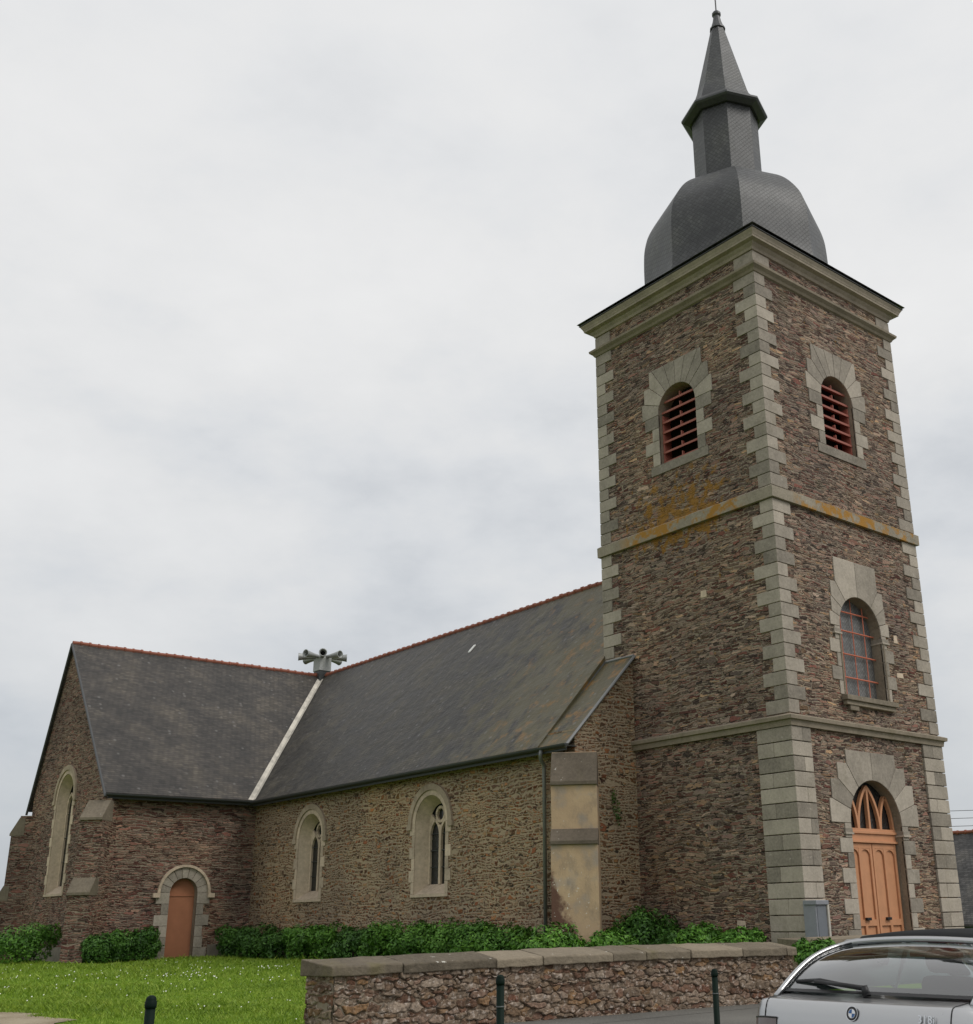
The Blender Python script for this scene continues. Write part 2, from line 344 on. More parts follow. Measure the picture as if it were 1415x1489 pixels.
def leaf_mat(name, c1, c2, c3):
    m, nt, b = new_mat(name, 0.55, 0.35)
    isl = nd(nt, 'ShaderNodeNewGeometry').outputs['Random Per Island']
    p = wpos(nt); n1 = noise(nt, p, 1.6, 3.0).outputs[0]
    f = math_(nt, 'ADD', math_(nt, 'MULTIPLY', isl, 0.5), math_(nt, 'MULTIPLY_ADD', step_(nt, n1, .3, .7), 0.3, math_(nt, 'MULTIPLY', noise(nt, p, .45, 4.0).outputs[0], .4)))
    nt.links.new(ramp(nt, f, [(0.15, c1), (0.55, c2), (0.95, c3)]), b.inputs['Base Color'])
    b.inputs['Subsurface Weight'].default_value = 0.0
    MAT[name] = m
leaf_mat('shrub_leaf', (0.026, 0.075, 0.008), (0.058, 0.160, 0.014), (0.13, 0.29, 0.030))
leaf_mat('dark_shrub_leaf', (0.018, 0.054, 0.008), (0.036, 0.105, 0.012), (0.08, 0.19, 0.024))
leaf_mat('tree_leaf', (0.020, 0.038, 0.012), (0.038, 0.065, 0.018), (0.06, 0.095, 0.028))
leaf_mat('grass_blade', (0.075, 0.138, 0.008), (0.165, 0.275, 0.014), (0.29, 0.37, 0.048))
simple('daisy', (0.8, 0.8, 0.72), 0.7, var=0.05)

def ground_mat():
    m, nt, b = new_mat('turf', 0.95, 0.1)
    p = wpos(nt)
    n1 = noise(nt, p, 0.35, 5.0).outputs[0]; n2 = noise(nt, p, 14.0, 4.0).outputs[0]
    f = math_(nt, 'ADD', math_(nt, 'MULTIPLY', n1, 0.6), math_(nt, 'MULTIPLY', n2, 0.4))
    nt.links.new(ramp(nt, f, [(0.3, (0.075, 0.125, 0.010)), (0.5, (0.12, 0.21, 0.014)), (0.7, (0.18, 0.26, 0.03))]), b.inputs['Base Color'])
    bump(nt, b, n2, 1.0, 0.05); MAT['turf'] = m
    m, nt, b = new_mat('asphalt', 0.9, 0.25)
    p = wpos(nt)
    n1 = noise(nt, p, 0.8, 5.0).outputs[0]; n2 = noise(nt, p, 60.0, 3.0).outputs[0]
    c = ramp(nt, n1, [(0.3, (0.085, 0.082, 0.074)), (0.7, (0.14, 0.135, 0.12))])
    c = mix(nt, math_(nt, 'MULTIPLY', step_(nt, n2, 0.5, 0.65), 0.5), c, (0.24, 0.23, 0.21))
    nt.links.new(c, b.inputs['Base Color']); bump(nt, b, n2, 0.6, 0.008); MAT['asphalt'] = m
    m, nt, b = new_mat('gravel', 0.95, 0.1)
    p = wpos(nt)
    n1 = noise(nt, p, 0.9, 5.0).outputs[0]; n2 = noise(nt, p, 45.0, 3.0).outputs[0]
    c = ramp(nt, n1, [(0.35, (0.20, 0.16, 0.10)), (0.6, (0.34, 0.29, 0.205))])
    c = mix(nt, math_(nt, 'MULTIPLY', step_(nt, n2, 0.5, 0.62), 0.45), c, (0.45, 0.41, 0.33))
    nt.links.new(c, b.inputs['Base Color']); bump(nt, b, n2, 0.8, 0.015); MAT['gravel'] = m
ground_mat()

def drywall_mat():
    m, nt, b = new_mat('fieldstone', 0.92, 0.15)
    a = nd(nt, 'ShaderNodeAttribute', attribute_name='stone').outputs['Fac']
    j = nd(nt, 'ShaderNodeAttribute', attribute_name='joint').outputs['Fac']
    p = wpos(nt)
    f = noise(nt, p, 18.0, 5.0, 0.7).outputs[0]; g = noise(nt, p, 5.0, 4.0).outputs[0]
    st = ramp(nt, a, [(0.05, (0.13, 0.075, 0.05)), (0.2, (0.23, 0.17, 0.12)), (0.25, (0.28, 0.165, 0.085)), (0.33, (0.16, 0.115, 0.08)), (0.52, (0.27, 0.205, 0.15)), (0.62, (0.17, 0.085, 0.055)), (0.8, (0.33, 0.26, 0.20)), (0.97, (0.19, 0.14, 0.10))])
    v = math_(nt, 'MULTIPLY_ADD', f, 2.6, -0.46)
    st = mix(nt, 1.0, st, nd(nt, 'ShaderNodeCombineColor', {0: v, 1: v, 2: v}).outputs[0], 'MULTIPLY')
    li = step_(nt, noise(nt, p, 15.0, 5.0, 0.75).outputs[0], 0.53, 0.64)
    st = mix(nt, math_(nt, 'MULTIPLY', li, 0.65), st, (0.55, 0.48, 0.42))
    mo = mix(nt, step_(nt, g, 0.42, 0.60), (0.030, 0.024, 0.018), (0.26, 0.20, 0.14))
    nt.links.new(mix(nt, math_(nt, 'MULTIPLY', j, 0.8), st, mo), b.inputs['Base Color'])
    fv = nd(nt, 'ShaderNodeTexVoronoi', {'Vector': nd(nt, 'ShaderNodeVectorMath', {0: p, 1: noise(nt, p, 9.0, 2.0).outputs['Color']}, operation='MULTIPLY_ADD').outputs[0] if False else vmul(nt, p, (1, 1, 1.6)), 'Scale': 17.0}, feature='F1')
    bump(nt, b, math_(nt, 'ADD', math_(nt, 'ADD', f, math_(nt, 'MULTIPLY', g, .6)), math_(nt, 'MULTIPLY', fv.outputs['Distance'], .5)), 0.8, 0.022)
    MAT['fieldstone'] = m
drywall_mat()

# ------------------------------------------------------------------ mesh builder
class MB:
    def __init__(s): s.v = []; s.f = []
    def add(s, vs, fs):
        n = len(s.v); s.v += [tuple(x) for x in vs]; s.f += [tuple(i+n for i in f) for f in fs]
    def prism(s, poly, mp, d0, d1, cap0=False):
        """poly: 2-D points; mp(s,z,d)->3-D; extruded from depth d0 (back) to d1 (front)"""
        n = len(poly)
        vs = [mp(a, b, d0) for a, b in poly] + [mp(a, b, d1) for a, b in poly]
        fs = [(i, (i+1) % n, n+(i+1) % n, n+i) for i in range(n)]
        t = tessellate_polygon([[Vector((a, b, 0)) for a, b in poly]])
        fs += [tuple(n+i for i in q) for q in t]
        if cap0: fs += [tuple(reversed(q)) for q in t]
        s.add(vs, fs)
    def box(s, x0, y0, z0, x1, y1, z1):
        s.add([(x0,y0,z0),(x1,y0,z0),(x1,y1,z0),(x0,y1,z0),(x0,y0,z1),(x1,y0,z1),(x1,y1,z1),(x0,y1,z1)],
              [(3,2,1,0),(4,5,6,7),(0,1,5,4),(1,2,6,5),(2,3,7,6),(3,0,4,7)])
    def tube(s, pts, r, n=10, cap=True):
        pts = [Vector(p) for p in pts]; rings = []
        rr = r if isinstance(r, (list, tuple)) else [r]*len(pts)
        prev = None
        for i, p in enumerate(pts):
            t = (pts[min(i+1, len(pts)-1)]-pts[max(i-1, 0)]).normalized()
            if prev is None:
                a = Vector((0,0,1)) if abs(t.z) < .9 else Vector((1,0,0))
                u = t.cross(a).normalized()
            else:
                u = (prev - t*prev.dot(t)).normalized()
            prev = u; v = t.cross(u)
            rings.append([p+(u*math.cos(2*PI*k/n)+v*math.sin(2*PI*k/n))*rr[i] for k in range(n)])
        vs = [q for R in rings for q in R]; fs = []
        for i in range(len(pts)-1):
            for k in range(n):
                fs.append((i*n+k, i*n+(k+1) % n, (i+1)*n+(k+1) % n, (i+1)*n+k))
        if cap: fs += [tuple(reversed(range(n))), tuple(range((len(pts)-1)*n, len(pts)*n))]
        s.add(vs, fs)
    def lathe(s, prof, cx, cy, n, a0=0.0, cap=True):
        vs = []; fs = []
        for r, z in prof:
            for k in range(n):
                a = a0+2*PI*k/n; vs.append((cx+r*math.cos(a), cy+r*math.sin(a), z))
        for i in range(len(prof)-1):
            for k in range(n):
                fs.append((i*n+k, i*n+(k+1) % n, (i+1)*n+(k+1) % n, (i+1)*n+k))
        if cap: fs += [tuple(reversed(range(n))), tuple(range((len(prof)-1)*n, len(prof)*n))]
        s.add(vs, fs)
    def square_ring(s, prof, x0, y0, x1, y1, skip=()):
        """moulding profile [(offset,z)] swept round a rectangle, mitred"""
        cs = [(x0,y0,-1,-1),(x1,y0,1,-1),(x1,y1,1,1),(x0,y1,-1,1)]
        vs = [(cx+sx*o, cy+sy*o, z) for o, z in prof for cx, cy, sx, sy in cs]
        fs = []
        for i in range(len(prof)-1):
            for k in range(4):
                if k in skip: continue
                fs.append((i*4+k, i*4+(k+1) % 4, (i+1)*4+(k+1) % 4, (i+1)*4+k))
        s.add(vs, fs)
    def holed(s, outer, holes, mp, d=0.0):
        loops = [outer]+holes
        pts = [p for L in loops for p in L]
        t = tessellate_polygon([[Vector((a, b, 0)) for a, b in L] for L in loops])
        s.add([mp(a, b, d) for a, b in pts], [tuple(q) for q in t])
    def strip(s, loop, mp, d0, d1, closed=True):
        n = len(loop); vs = [mp(a, b, d0) for a, b in loop]+[mp(a, b, d1) for a, b in loop]
        s.add(vs, [(i, (i+1) % n, n+(i+1) % n, n+i) for i in range(n if closed else n-1)])
    def build(s, name, mat, parent=None, smooth=False, bevel=0.0, recalc=True):
        me = bpy.data.meshes.new(name); me.from_pydata(s.v, [], s.f); me.update()
        if recalc:
            bm = bmesh.new(); bm.from_mesh(me); bmesh.ops.recalc_face_normals(bm, faces=bm.faces); bm.to_mesh(me); bm.free()
        me.materials.append(MAT[mat] if isinstance(mat, str) else mat)
        if smooth:
            me.polygons.foreach_set('use_smooth', [True]*len(me.polygons))
        o = bpy.data.objects.new(name, me); COL.objects.link(o)
        if bevel:
            b = o.modifiers.new('bevel', 'BEVEL'); b.width = bevel; b.segments = 2; b.limit_method = 'ANGLE'; b.angle_limit = math.radians(40)
        if parent: o.parent = parent
        return o
def tag(o, label, cat, group=None):
    o['label'] = label; o['category'] = cat
    if group: o['group'] = group
    return o
def empty(name, label, cat, loc=(0,0,0), group=None):
    o = bpy.data.objects.new(name, None); COL.objects.link(o); o.location = loc
    o.empty_display_size = 0.3
    return tag(o, label, cat, group)
def structure(o): o['kind'] = 'structure'; return o

def arch(xc, r, z0, zs, n=14, rz=None):
    rz = rz or r
    return [(xc-r, z0)]+[(xc-r*math.cos(PI*i/n), zs+rz*math.sin(PI*i/n)) for i in range(n+1)]+[(xc+r, z0)]
FRONT = lambda s, z, d: (s, -d, z)              # tower west front, y = 0
SIDE = lambda s, z, d: (-d, s, z)               # tower flank, x = 0
XN, YT, XG = -2.4, 25.8, -8.6                   # nave wall, transept wall, transept gable planes
NAVE_M = lambda s, z, d: (XN-d, s, z)
TRAN_M = lambda s, z, d: (s, YT-d, z)
GABL_M = lambda s, z, d: (XG-d, s, z)

# ------------------------------------------------------------------ ground, road, path
def S01(t): t = np.clip(t, 0, 1); return t*t*(3-2*t)
def gz(x, y): return -0.2*S01((-6.2-np.asarray(y, float))/5) - 1.7*S01((np.asarray(x, float)-11)/14)
def sheet(name, xs, ys, mat, lift, edge=None):
    X, Y = np.meshgrid(xs, ys, indexing='ij')
    if edge is not None: X = edge(X, Y)
    Z = gz(X, Y)+lift
    nx, ny = len(xs), len(ys)
    vs = np.stack([X, Y, Z], -1).reshape(-1, 3).tolist()
    fs = [(i*ny+j, (i+1)*ny+j, (i+1)*ny+j+1, i*ny+j+1) for i in range(nx-1) for j in range(ny-1)]
    m = MB(); m.v = vs; m.f = fs
    return structure(m.build(name, mat, None, True))
gx = np.concatenate([[-900, -400, -150, -80], np.arange(-50, 60, 2.0), [80, 150, 400, 900]])
gy = np.concatenate([[-900, -400, -150, -80], np.arange(-40, 62, 2.0), [90, 150, 400, 900]])
sheet('ground', gx, gy, 'turf', 0.0)
# road in front of the churchyard wall
rx = np.concatenate([[-300, -120, -60], np.arange(-40, 30, 1.5), [60, 200]])
ry = np.concatenate([[-400, -150, -80], np.arange(-40, -12, 4.0), np.arange(-12, -6.0, 0.75), [-6.25]])
sheet('road', rx, ry, 'asphalt', 0.006)
# entrance path between the two stretches of wall, up to the door
sheet('entrance_path', np.linspace(-2.5, 9.0, 10), np.linspace(-6.2, -0.3, 8), 'asphalt', 0.010)
px_ = np.linspace(-15.95, -2.5, 30)
def to_wall(X, Y):
    return X
Xp = np.repeat(px_[:, None], 3, 1); ye = -5.05-.11*(Xp+16.0)*(Xp < -8)-.86*(Xp >= -8)
Yp = -6.4+(ye+6.4)*np.array([0, .5, 1.0])[None, :]
mp_ = MB(); mp_.v = np.stack([Xp, Yp, gz(Xp, Yp)+.008], -1).reshape(-1, 3).tolist(); mp_.f = [(i*3+j, (i+1)*3+j, (i+1)*3+j+1, i*3+j+1) for i in range(29) for j in range(2)]
structure(mp_.build('pavement', 'asphalt', None, True))
# stony lane along the lawn
py = np.arange(-6.2, 70, 0.35)
def ragged(X, Y):
    t = (X-X.min())/(X.max()-X.min())
    e = 0.28*np.sin(Y*1.3)+0.20*np.sin(Y*3.1+1)+0.10*np.sin(Y*7.7)
    return X+(t > 0.98)*e
sheet('lane', np.array([-22.6, -21, -20, -19, -18.2, -17.55]), py, 'gravel', 0.012, ragged)

# ------------------------------------------------------------------ CHURCH
church = empty('church', 'stone village church with slate roofs, a square bell tower and a domed lantern spire', 'church')
W = 7.0
Z_STR, Z_BAND, Z_TOP, Z_COR = 5.94, 12.28, 19.53, 20.32

door_o = dict(xc=3.38, r=1.18, z0=0.12, zs=3.55)
win_o = dict(xc=3.56, r=1.00, z0=7.02, zs=8.98)
lv_f = dict(xc=3.58, r=0.80, z0=14.62, zs=16.32)
lv_s = dict(xc=3.40, r=0.80, z0=14.62, zs=16.32)
holes_f = [arch(**door_o), arch(**win_o), arch(**lv_f)]
holes_s = [arch(**lv_s)]
m = MB()
m.holed([(0, -1), (W, -1), (W, Z_COR+.3), (0, Z_COR+.3)], holes_f, FRONT)
m.holed([(0, -1), (W, -1), (W, Z_COR+.3), (0, Z_COR+.3)], holes_s, SIDE)
m.holed([(0, -1), (W, -1), (W, Z_COR+.3), (0, Z_COR+.3)], [], lambda s, z, d: (W, s, z))
m.holed([(0, -1), (W, -1), (W, Z_COR+.3), (0, Z_COR+.3)], [], lambda s, z, d: (s, W, z))
tower = m.build('tower_wall', 'schist_rubble', church)

# reveals (granite lining of the openings)
for h, mp, dep in ((holes_f[0], FRONT, .45), (holes_f[1], FRONT, .55), (holes_f[2], FRONT, .5), (holes_s[0], SIDE, .5)):
    m = MB(); m.strip(h, mp, 0.0, -dep); m.build('reveal', 'granite_stained', tower)

# string courses and cornice
m = MB()
P_STR = [(0, 5.94), (.10, 5.94), (.12, 6.08), (.19, 6.10), (.20, 6.19), (.17, 6.21), (0, 6.27)]
m.square_ring(P_STR, 0, 0, W, W)
m.build('string_course', 'granite_stained', tower)
m = MB(); m.square_ring([(0, 12.28), (.115, 12.28), (.12, 12.60), (0, 12.68)], 0, 0, W, W)
m.build('string_course', 'granite_lichen', tower)
m = MB(); m.square_ring([(0, 19.50), (.06, 19.53), (.10, 19.60), (.19, 19.68), (.20, 19.75), (0, 19.82)], 0, 0, W, W)
m.build('string_course', 'granite_stained', tower)
m = MB(); m.square_ring([(0, 20.27), (.05, 20.28), (.08, 20.36), (.14, 20.42), (.16, 20.47), (.30, 20.50), (.31, 20.56), (.32, 20.57), (.34, 20.62), (.385, 20.69), (.395, 20.725), (0, 20.727)], 0, 0, W, W)
m.build('cornice', 'cornice_stone', tower)

# quoins: alternating long and short blocks wrapped round the corners
def quoin_stack(m, z0, z1, h, long_, short, corner, first):
    n = max(1, round((z1-z0)/h)); h = (z1-z0)/n; t = 0.035
    cx, cy, sx, sy = corner
    for i in range(n):
        a, b = (long_, short) if (i+first) % 2 == 0 else (short, long_)
        a *= random.uniform(.93, 1.07); b *= random.uniform(.93, 1.07)
        za, zb = z0+i*h+.008, z0+(i+1)*h-.012
        # L-shaped block: along x by b, along y by a
        L = [(-t, -t), (b, -t), (b, .03), (.03, .03), (.03, a), (-t, a)]
        pts = [(cx+sx*p, cy+sy*q) for p, q in L]
        N = len(pts)
        vs = [(x, y, za) for x, y in pts]+[(x, y, zb) for x, y in pts]
        fs = [(k, (k+1) % N, N+(k+1) % N, N+k) for k in range(N)]
        fs += [(0,1,2,3), (0,3,4,5), (N+3,N+2,N+1,N), (N+5,N+4,N+3,N)]
        m.add(vs, fs)
for k, c in enumerate(((0, 0, 1, 1), (W, 0, -1, 1), (0, W, 1, -1), (W, W, -1, -1))):
    for q in ((6.28, 12.28, .375, .76, .42, c, 0), (12.67, 19.52, .38, .76, .42, c, 1), (19.81, 20.25, .44, .72, .72, c, 0)):
        m = MB(); quoin_stack(m, *q); m.build('quoins', 'granite', tower, bevel=.012)
# rusticated corner pilasters of the lowest stage
h = 0.39
for c, a, b in (((0, 0, 1, 1), 1.10, .75), ((W, 0, -1, 1), 1.0, .97), ((W, W, -1, -1), 1.0, 1.0)):
    cx, cy, sx, sy = c; m = MB()
    z = 5.935; i = 0
    while z > 0.2:
        za, zb = max(z-h, -.3)+.02, z-.004
        t = .065
        L = [(-t, -t), (b, -t), (b, .03), (.03, .03), (.03, a), (-t, a)]
        # the course is split once by a tight joint
        cut = b*random.uniform(.45, .6) if i % 2 == 0 else None
        def put(L):
            pts = [(cx+sx*p, cy+sy*q) for p, q in L]; N = len(pts)
            m.add([(x, y, za) for x, y in pts]+[(x, y, zb) for x, y in pts],
                  [(k, (k+1) % N, N+(k+1) % N, N+k) for k in range(N)] + ([(0,1,2,3),(0,3,4,5),(N+3,N+2,N+1,N),(N+5,N+4,N+3,N)] if N == 6 else [(0,1,2,3),(7,6,5,4)]))
        if cut:
            put([(-t, -t), (cut, -t), (cut, .03), (.03, .03), (.03, a), (-t, a)])
            put([(cut+.006, -t), (b, -t), (b, .03), (cut+.006, .03)])
        else:
            ca = a*random.uniform(.4, .6)
            put([(-t, -t), (b, -t), (b, .03), (.03, .03), (.03, ca), (-t, ca)])
            put([(-t, ca+.006), (.03, ca+.006), (.03, a), (-t, a)])
        z -= h; i += 1
    m.build('pilaster', 'granite', tower, bevel=.012)
m = MB(); m.square_ring([(0, .0), (.09, .0), (.09, .17), (.075, .19), (0, .19)], 0, 0, W, W, skip=(0,))
m.build('plinth', 'granite_stained', tower)
for q in ((-.09, door_o['xc']-1.75), (door_o['xc']+1.75, W+.09)):
    m = MB(); m.box(q[0], -.09, -.3, q[1], 0, .187); m.build('plinth', 'granite_stained', tower)
# a few pale replaced stones and a pale scar
for mp, a, b, z0, z1 in ((FRONT, 5.22, 5.42, 8.86, 9.12), (FRONT, 5.18, 5.52, 7.82, 7.98), (SIDE, 1.95, 2.25, .98, 1.16), (SIDE, 2.35, 2.85, .62, .84), (SIDE, 2.62, 2.86, 10.0, 10.22)):
    m = MB(); m.prism([(a, z0), (b, z0+.01), (b-.02, z1), (a+.015, z1-.02)], mp, -.02, .014); m.build('pale_stone', 'limestone', tower, bevel=.01)

# stone surrounds with stepped voussoirs
def surround(m, mp, xc, r, z0, zs, ztop, angs, Zs, course, wn, ww, t=.03, sill=None, key_split=True):
    g = .006
    n = max(1, round((zs-z0)/course)); hh = (zs-z0)/n
    for sgn in (-1, 1):
        for i in range(n):
            wd = (ww if i % 2 == 1 else wn)*random.uniform(.94, 1.06)
            za, zb = z0+i*hh+g, z0+(i+1)*hh-g
            m.prism([(xc+sgn*r, za), (xc+sgn*(r+wd), za), (xc+sgn*(r+wd), zb), (xc+sgn*r, zb)], mp, -.03, t)
        A = [math.radians(a) for a in angs]; k = len(A)-1
        P = [(Zs[0]/math.tan(A[1]) if False else None, 0)]
        X = [None]*(k+1)
        for i in range(1, k+1):
            X[i] = Zs[i]/math.tan(A[i]) if i < k else 0.0
        X[0] = max(r+wn+.12, (X[1] or 0)+.12)
        for i in range(k):
            a0, a1 = A[i]+g/r, A[i+1]-g/r
            q = 5
            inner = [(r*math.cos(a0+(a1-a0)*j/q), r*math.sin(a0+(a1-a0)*j/q)) for j in range(q+1)]
            Pi = (X[i], Zs[i]); Pj = (X[i+1], Zs[i+1])
            poly = inner+[(Pj[0]+(g*1.5 if i+1 == k else g), Pj[1]-g)]
            if Pj[1]-Pi[1] > .02: poly += [(Pi[0]-g, Pj[1]-g)]
            poly += [(Pi[0]-g, Pi[1]+g)]
            m.prism([(xc+sgn*a, zs+b) for a, b in poly], mp, -.03, t+random.uniform(0, .006))
    if sill:
        m.prism([(xc-sill[0], z0-sill[1]), (xc+sill[0], z0-sill[1]), (xc+sill[0], z0-g), (xc-sill[0], z0-g)], mp, -.03, t+.004)
m = MB()
surround(m, FRONT, ztop=5.5, angs=[0, 18, 36, 54, 90], Zs=[0, .62, 1.14, 1.58, 1.95], course=.39, wn=.27, ww=.58, **door_o)
m.build('door_surround', 'granite', tower, bevel=.01)
m = MB()
surround(m, FRONT, ztop=11, angs=[0, 17, 34, 52, 90], Zs=[0, .40, .86, 1.32, 2.08], course=.38, wn=.24, ww=.56, **win_o)
m.build('window_surround', 'granite', tower, bevel=.01)
m = MB()
surround(m, FRONT, ztop=17.95, angs=[0, 22, 43, 58, 74, 90], Zs=[0, .56, 1.06, 1.62, 1.62, 1.62], course=.42, wn=.30, ww=.62, sill=(1.2, .30), **lv_f)
m.build('louvre_surround', 'granite', tower, bevel=.01)
m = MB()
surround(m, SIDE, ztop=17.95, angs=[0, 22, 43, 58, 74, 90], Zs=[0, .56, 1.06, 1.62, 1.62, 1.62], course=.42, wn=.30, ww=.62, sill=(1.2, .30), **lv_s)
m.build('louvre_surround', 'granite', tower, bevel=.01)
# impost blocks at the springing
for o, z in ((door_o, 3.26), (win_o, 8.74)):
    for sgn in (-1, 1):
        m = MB()
        a, b = sorted((o['xc']+sgn*(o['r']-.03), o['xc']+sgn*(o['r']+.33)))
        m.prism([(a, z), (b, z), (b, z+.05), (a, z+.05)], FRONT, -.4, .075)
        m.prism([(a+.02, z+.05), (b-.02, z+.05), (b-.02, z+.16), (a+.02, z+.16)], FRONT, -.4, .050)
        m.build('impost', 'granite', tower, bevel=.01)
m = MB()
m.prism([(2.42, 6.74), (4.76, 6.74), (4.76, 6.86), (2.42, 6.86)], FRONT, -.05, .13)
m.prism([(2.36, 6.86), (4.82, 6.86), (4.82, 7.00), (2.36, 7.00)], FRONT, -.5, .20)
m.prism([(2.6, 6.60), (3.0, 6.60), (3.0, 6.74), (2.6, 6.74)], FRONT, -.05, .10)
m.build('window_sill', 'granite_stained', tower, bevel=.012)

# louvres
def louvre(mp, xc, r, z0, zs):
    m = MB(); n = 7; pitch_ = (zs+r-.12-z0)/n
    for i in range(n):
        z = z0+.10+i*pitch_
        half = r if z < zs else math.sqrt(max(r*r-(z-zs)**2, .0))
        half -= .01
        if half < .12: continue
        a = mp(xc-half, z, -.20); 
        vs = [mp(xc-half, z-.05, -.13), mp(xc+half, z-.05, -.13), mp(xc+half, z+.015, -.125), mp(xc-half, z+.015, -.125),
              mp(xc+half, z+.19, -.46), mp(xc-half, z+.19, -.46), mp(xc+half, z+.12, -.46), mp(xc-half, z+.12, -.46)]
        m.add(vs, [(0,1,2,3), (3,2,4,5), (5,4,6,7), (0,1,6,7)])
        # small central bracket
        m.prism([(xc-.015, z), (xc+.015, z), (xc+.015, z+.16), (xc-.015, z+.16)], mp, -.24, -.145)
    lv = m.build('louvre', 'louvre_paint', church)
    for sgn in (-1, 1):
        m = MB(); a, b = sorted((xc+sgn*(r-.06), xc+sgn*(r-.004)))
        m.prism([(a, z0), (b, z0), (b, zs), (a, zs)], mp, -.47, -.15); m.build('louvre_frame', 'louvre_paint', lv)
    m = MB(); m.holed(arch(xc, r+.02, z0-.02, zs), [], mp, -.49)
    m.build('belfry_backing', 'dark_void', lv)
louvre(FRONT, **lv_f); louvre(SIDE, **lv_s)

# window over the door
wo = win_o
m = MB(); m.holed(arch(wo['xc'], wo['r'], wo['z0'], wo['zs']), [], FRONT, -.34)
tw = m.build('tower_window', 'window_glass', church)
m = MB()
for x in (-.56, 0.0, .56):
    top = wo['zs']+math.sqrt(max(wo['r']**2-x*x, 0))
    m.tube([FRONT(wo['xc']+x, wo['z0'], -.26), FRONT(wo['xc']+x, top, -.26)], .016, 6)
for z in (7.62, 8.30, 8.98, 9.55):
    hx = wo['r'] if z < wo['zs'] else math.sqrt(wo['r']**2-(z-wo['zs'])**2)
    m.tube([FRONT(wo['xc']-hx, z, -.25), FRONT(wo['xc']+hx, z, -.25)], .022, 6)
m.build('window_bars', 'bar_paint', tw)
# chamfered inner moulding framing the window
m = MB()
for sgn in (-1, 1):
    m = MB(); m.tube([FRONT(wo['xc']+sgn*(wo['r']+.05), z, .035) for z in (7.02, 8.74)], .035, 6); m.build('window_moulding', 'granite_stained', tw)

# main door
dx, dr, dz = door_o['xc'], door_o['r'], door_o['z0']
m = MB()
TZ = 3.08
m.prism([(dx-dr, dz), (dx+dr, dz), (dx+dr, TZ), (dx-dr, TZ)], FRONT, -.36, -.27)
maind = m.build('main_door', 'door_paint', church)
def leaf_(x0, x1):
    m = MB(); c = (x0+x1)/2; b = .10
    bd = FRONT
    # stiles and rails proud of the panels
    for a0, a1 in ((x0+.008, x0+b), (c-b/2, c+b/2), (x1-b, x1-.008)):
        m.prism([(a0, dz+.01), (a1, dz+.01), (a1, TZ-.02), (a0, TZ-.02)], bd, -.265, -.22)
    for z0_, z1_ in ((dz+.011, dz+.18), (dz+.84, dz+1.00), (TZ-.14, TZ-.021)):
        for a0, a1 in ((x0+b, c-b/2), (c+b/2, x1-b)):
            m.prism([(a0, z0_), (a1, z0_), (a1, z1_), (a0, z1_)], bd, -.265, -.222)
    # round panel heads
    for a0, a1 in ((x0+b, c-b/2), (c+b/2, x1-b)):
        mid = (a0+a1)/2; hw = (a1-a0)/2
        zt = TZ-.14
        arcp = [(mid-hw*math.cos(PI*i/10), zt-hw*.85-.03+hw*.85*math.sin(PI*i/10)) for i in range(11)]
        m.prism([(a0, zt)]+arcp+[(a1, zt)], bd, -.265, -.228)
    o = m.build('door_leaf', 'door_paint', maind, bevel=.006)
    return o
leaf_(dx-dr+.05, dx-.012); leaf_(dx+.012, dx+dr-.05)
for k, x in enumerate((dx-.52, dx+.40)):
    m = MB(); m.box(x-.10, .15, dz+.98, x+.10, .22, dz+1.05); m.build('door_handle', 'car_black', maind, bevel=.008)
m = MB()
m.prism([(dx-dr, TZ), (dx+dr, TZ), (dx+dr, TZ+.06), (dx-dr, TZ+.06)], FRONT, -.36, -.16)
m.prism([(dx-dr, TZ+.06), (dx+dr, TZ+.06), (dx+dr, TZ+.24), (dx-dr, TZ+.24)], FRONT, -.36, -.22)
m.prism([(dx-dr, TZ+.24), (dx+dr, TZ+.24), (dx+dr, TZ+.31), (dx-dr, TZ+.31)], FRONT, -.36, -.17)
m.build('transom', 'door_paint', maind, bevel=.008)
# tympanum light: interlaced pointed arches
m = MB()
zb = TZ+.31; R = dr-.01
def bar(m, pts, hw, mp, d0, d1):
    n = len(pts); L = []; Rr = []
    for i, p in enumerate(pts):
        a = pts[max(i-1, 0)]; b = pts[min(i+1, n-1)]
        tx, tz = b[0]-a[0], b[1]-a[1]; l = math.hypot(tx, tz) or 1; nx, nz = -tz/l*hw, tx/l*hw
        L.append((p[0]+nx, p[1]+nz)); Rr.append((p[0]-nx, p[1]-nz))
    for i in range(n-1):
        m.prism([L[i], L[i+1], Rr[i+1], Rr[i]], mp, d0, d1)
def pointed(m, x0, x1, z0, hgt, hw, mp, d0, d1):
    c = (x0+x1)/2; w_ = (x1-x0)/2
    for sgn in (-1, 1):
        pts = [(c+sgn*w_*(2*math.cos(PI/3*i/12)-1), z0+hgt*math.sin(PI/3*i/12)/math.sin(PI/3)) for i in range(13)]
        bar(m, pts, hw, mp, d0, d1)
bw = .042
xs_ = [dx-R+.04, dx-.42, dx, dx+.42, dx+R-.04]
bar(m, [(dx, zb), (dx, zb+1.18)], bw, FRONT, -.31, -.21)
pointed(m, dx-.50, dx+.50, zb, 1.20, bw, FRONT, -.31, -.212)
for sgn in (-1, 1):
    a, b = sorted((dx+sgn*.52, dx+sgn*(R-.05))); pointed(m, a, b, zb, .95, bw, FRONT, -.31, -.214)
bar(m, [(dx-R, zb+.035), (dx+R, zb+.035)], .035, FRONT, -.31, -.208)
m.build('tracery', 'door_paint', maind)
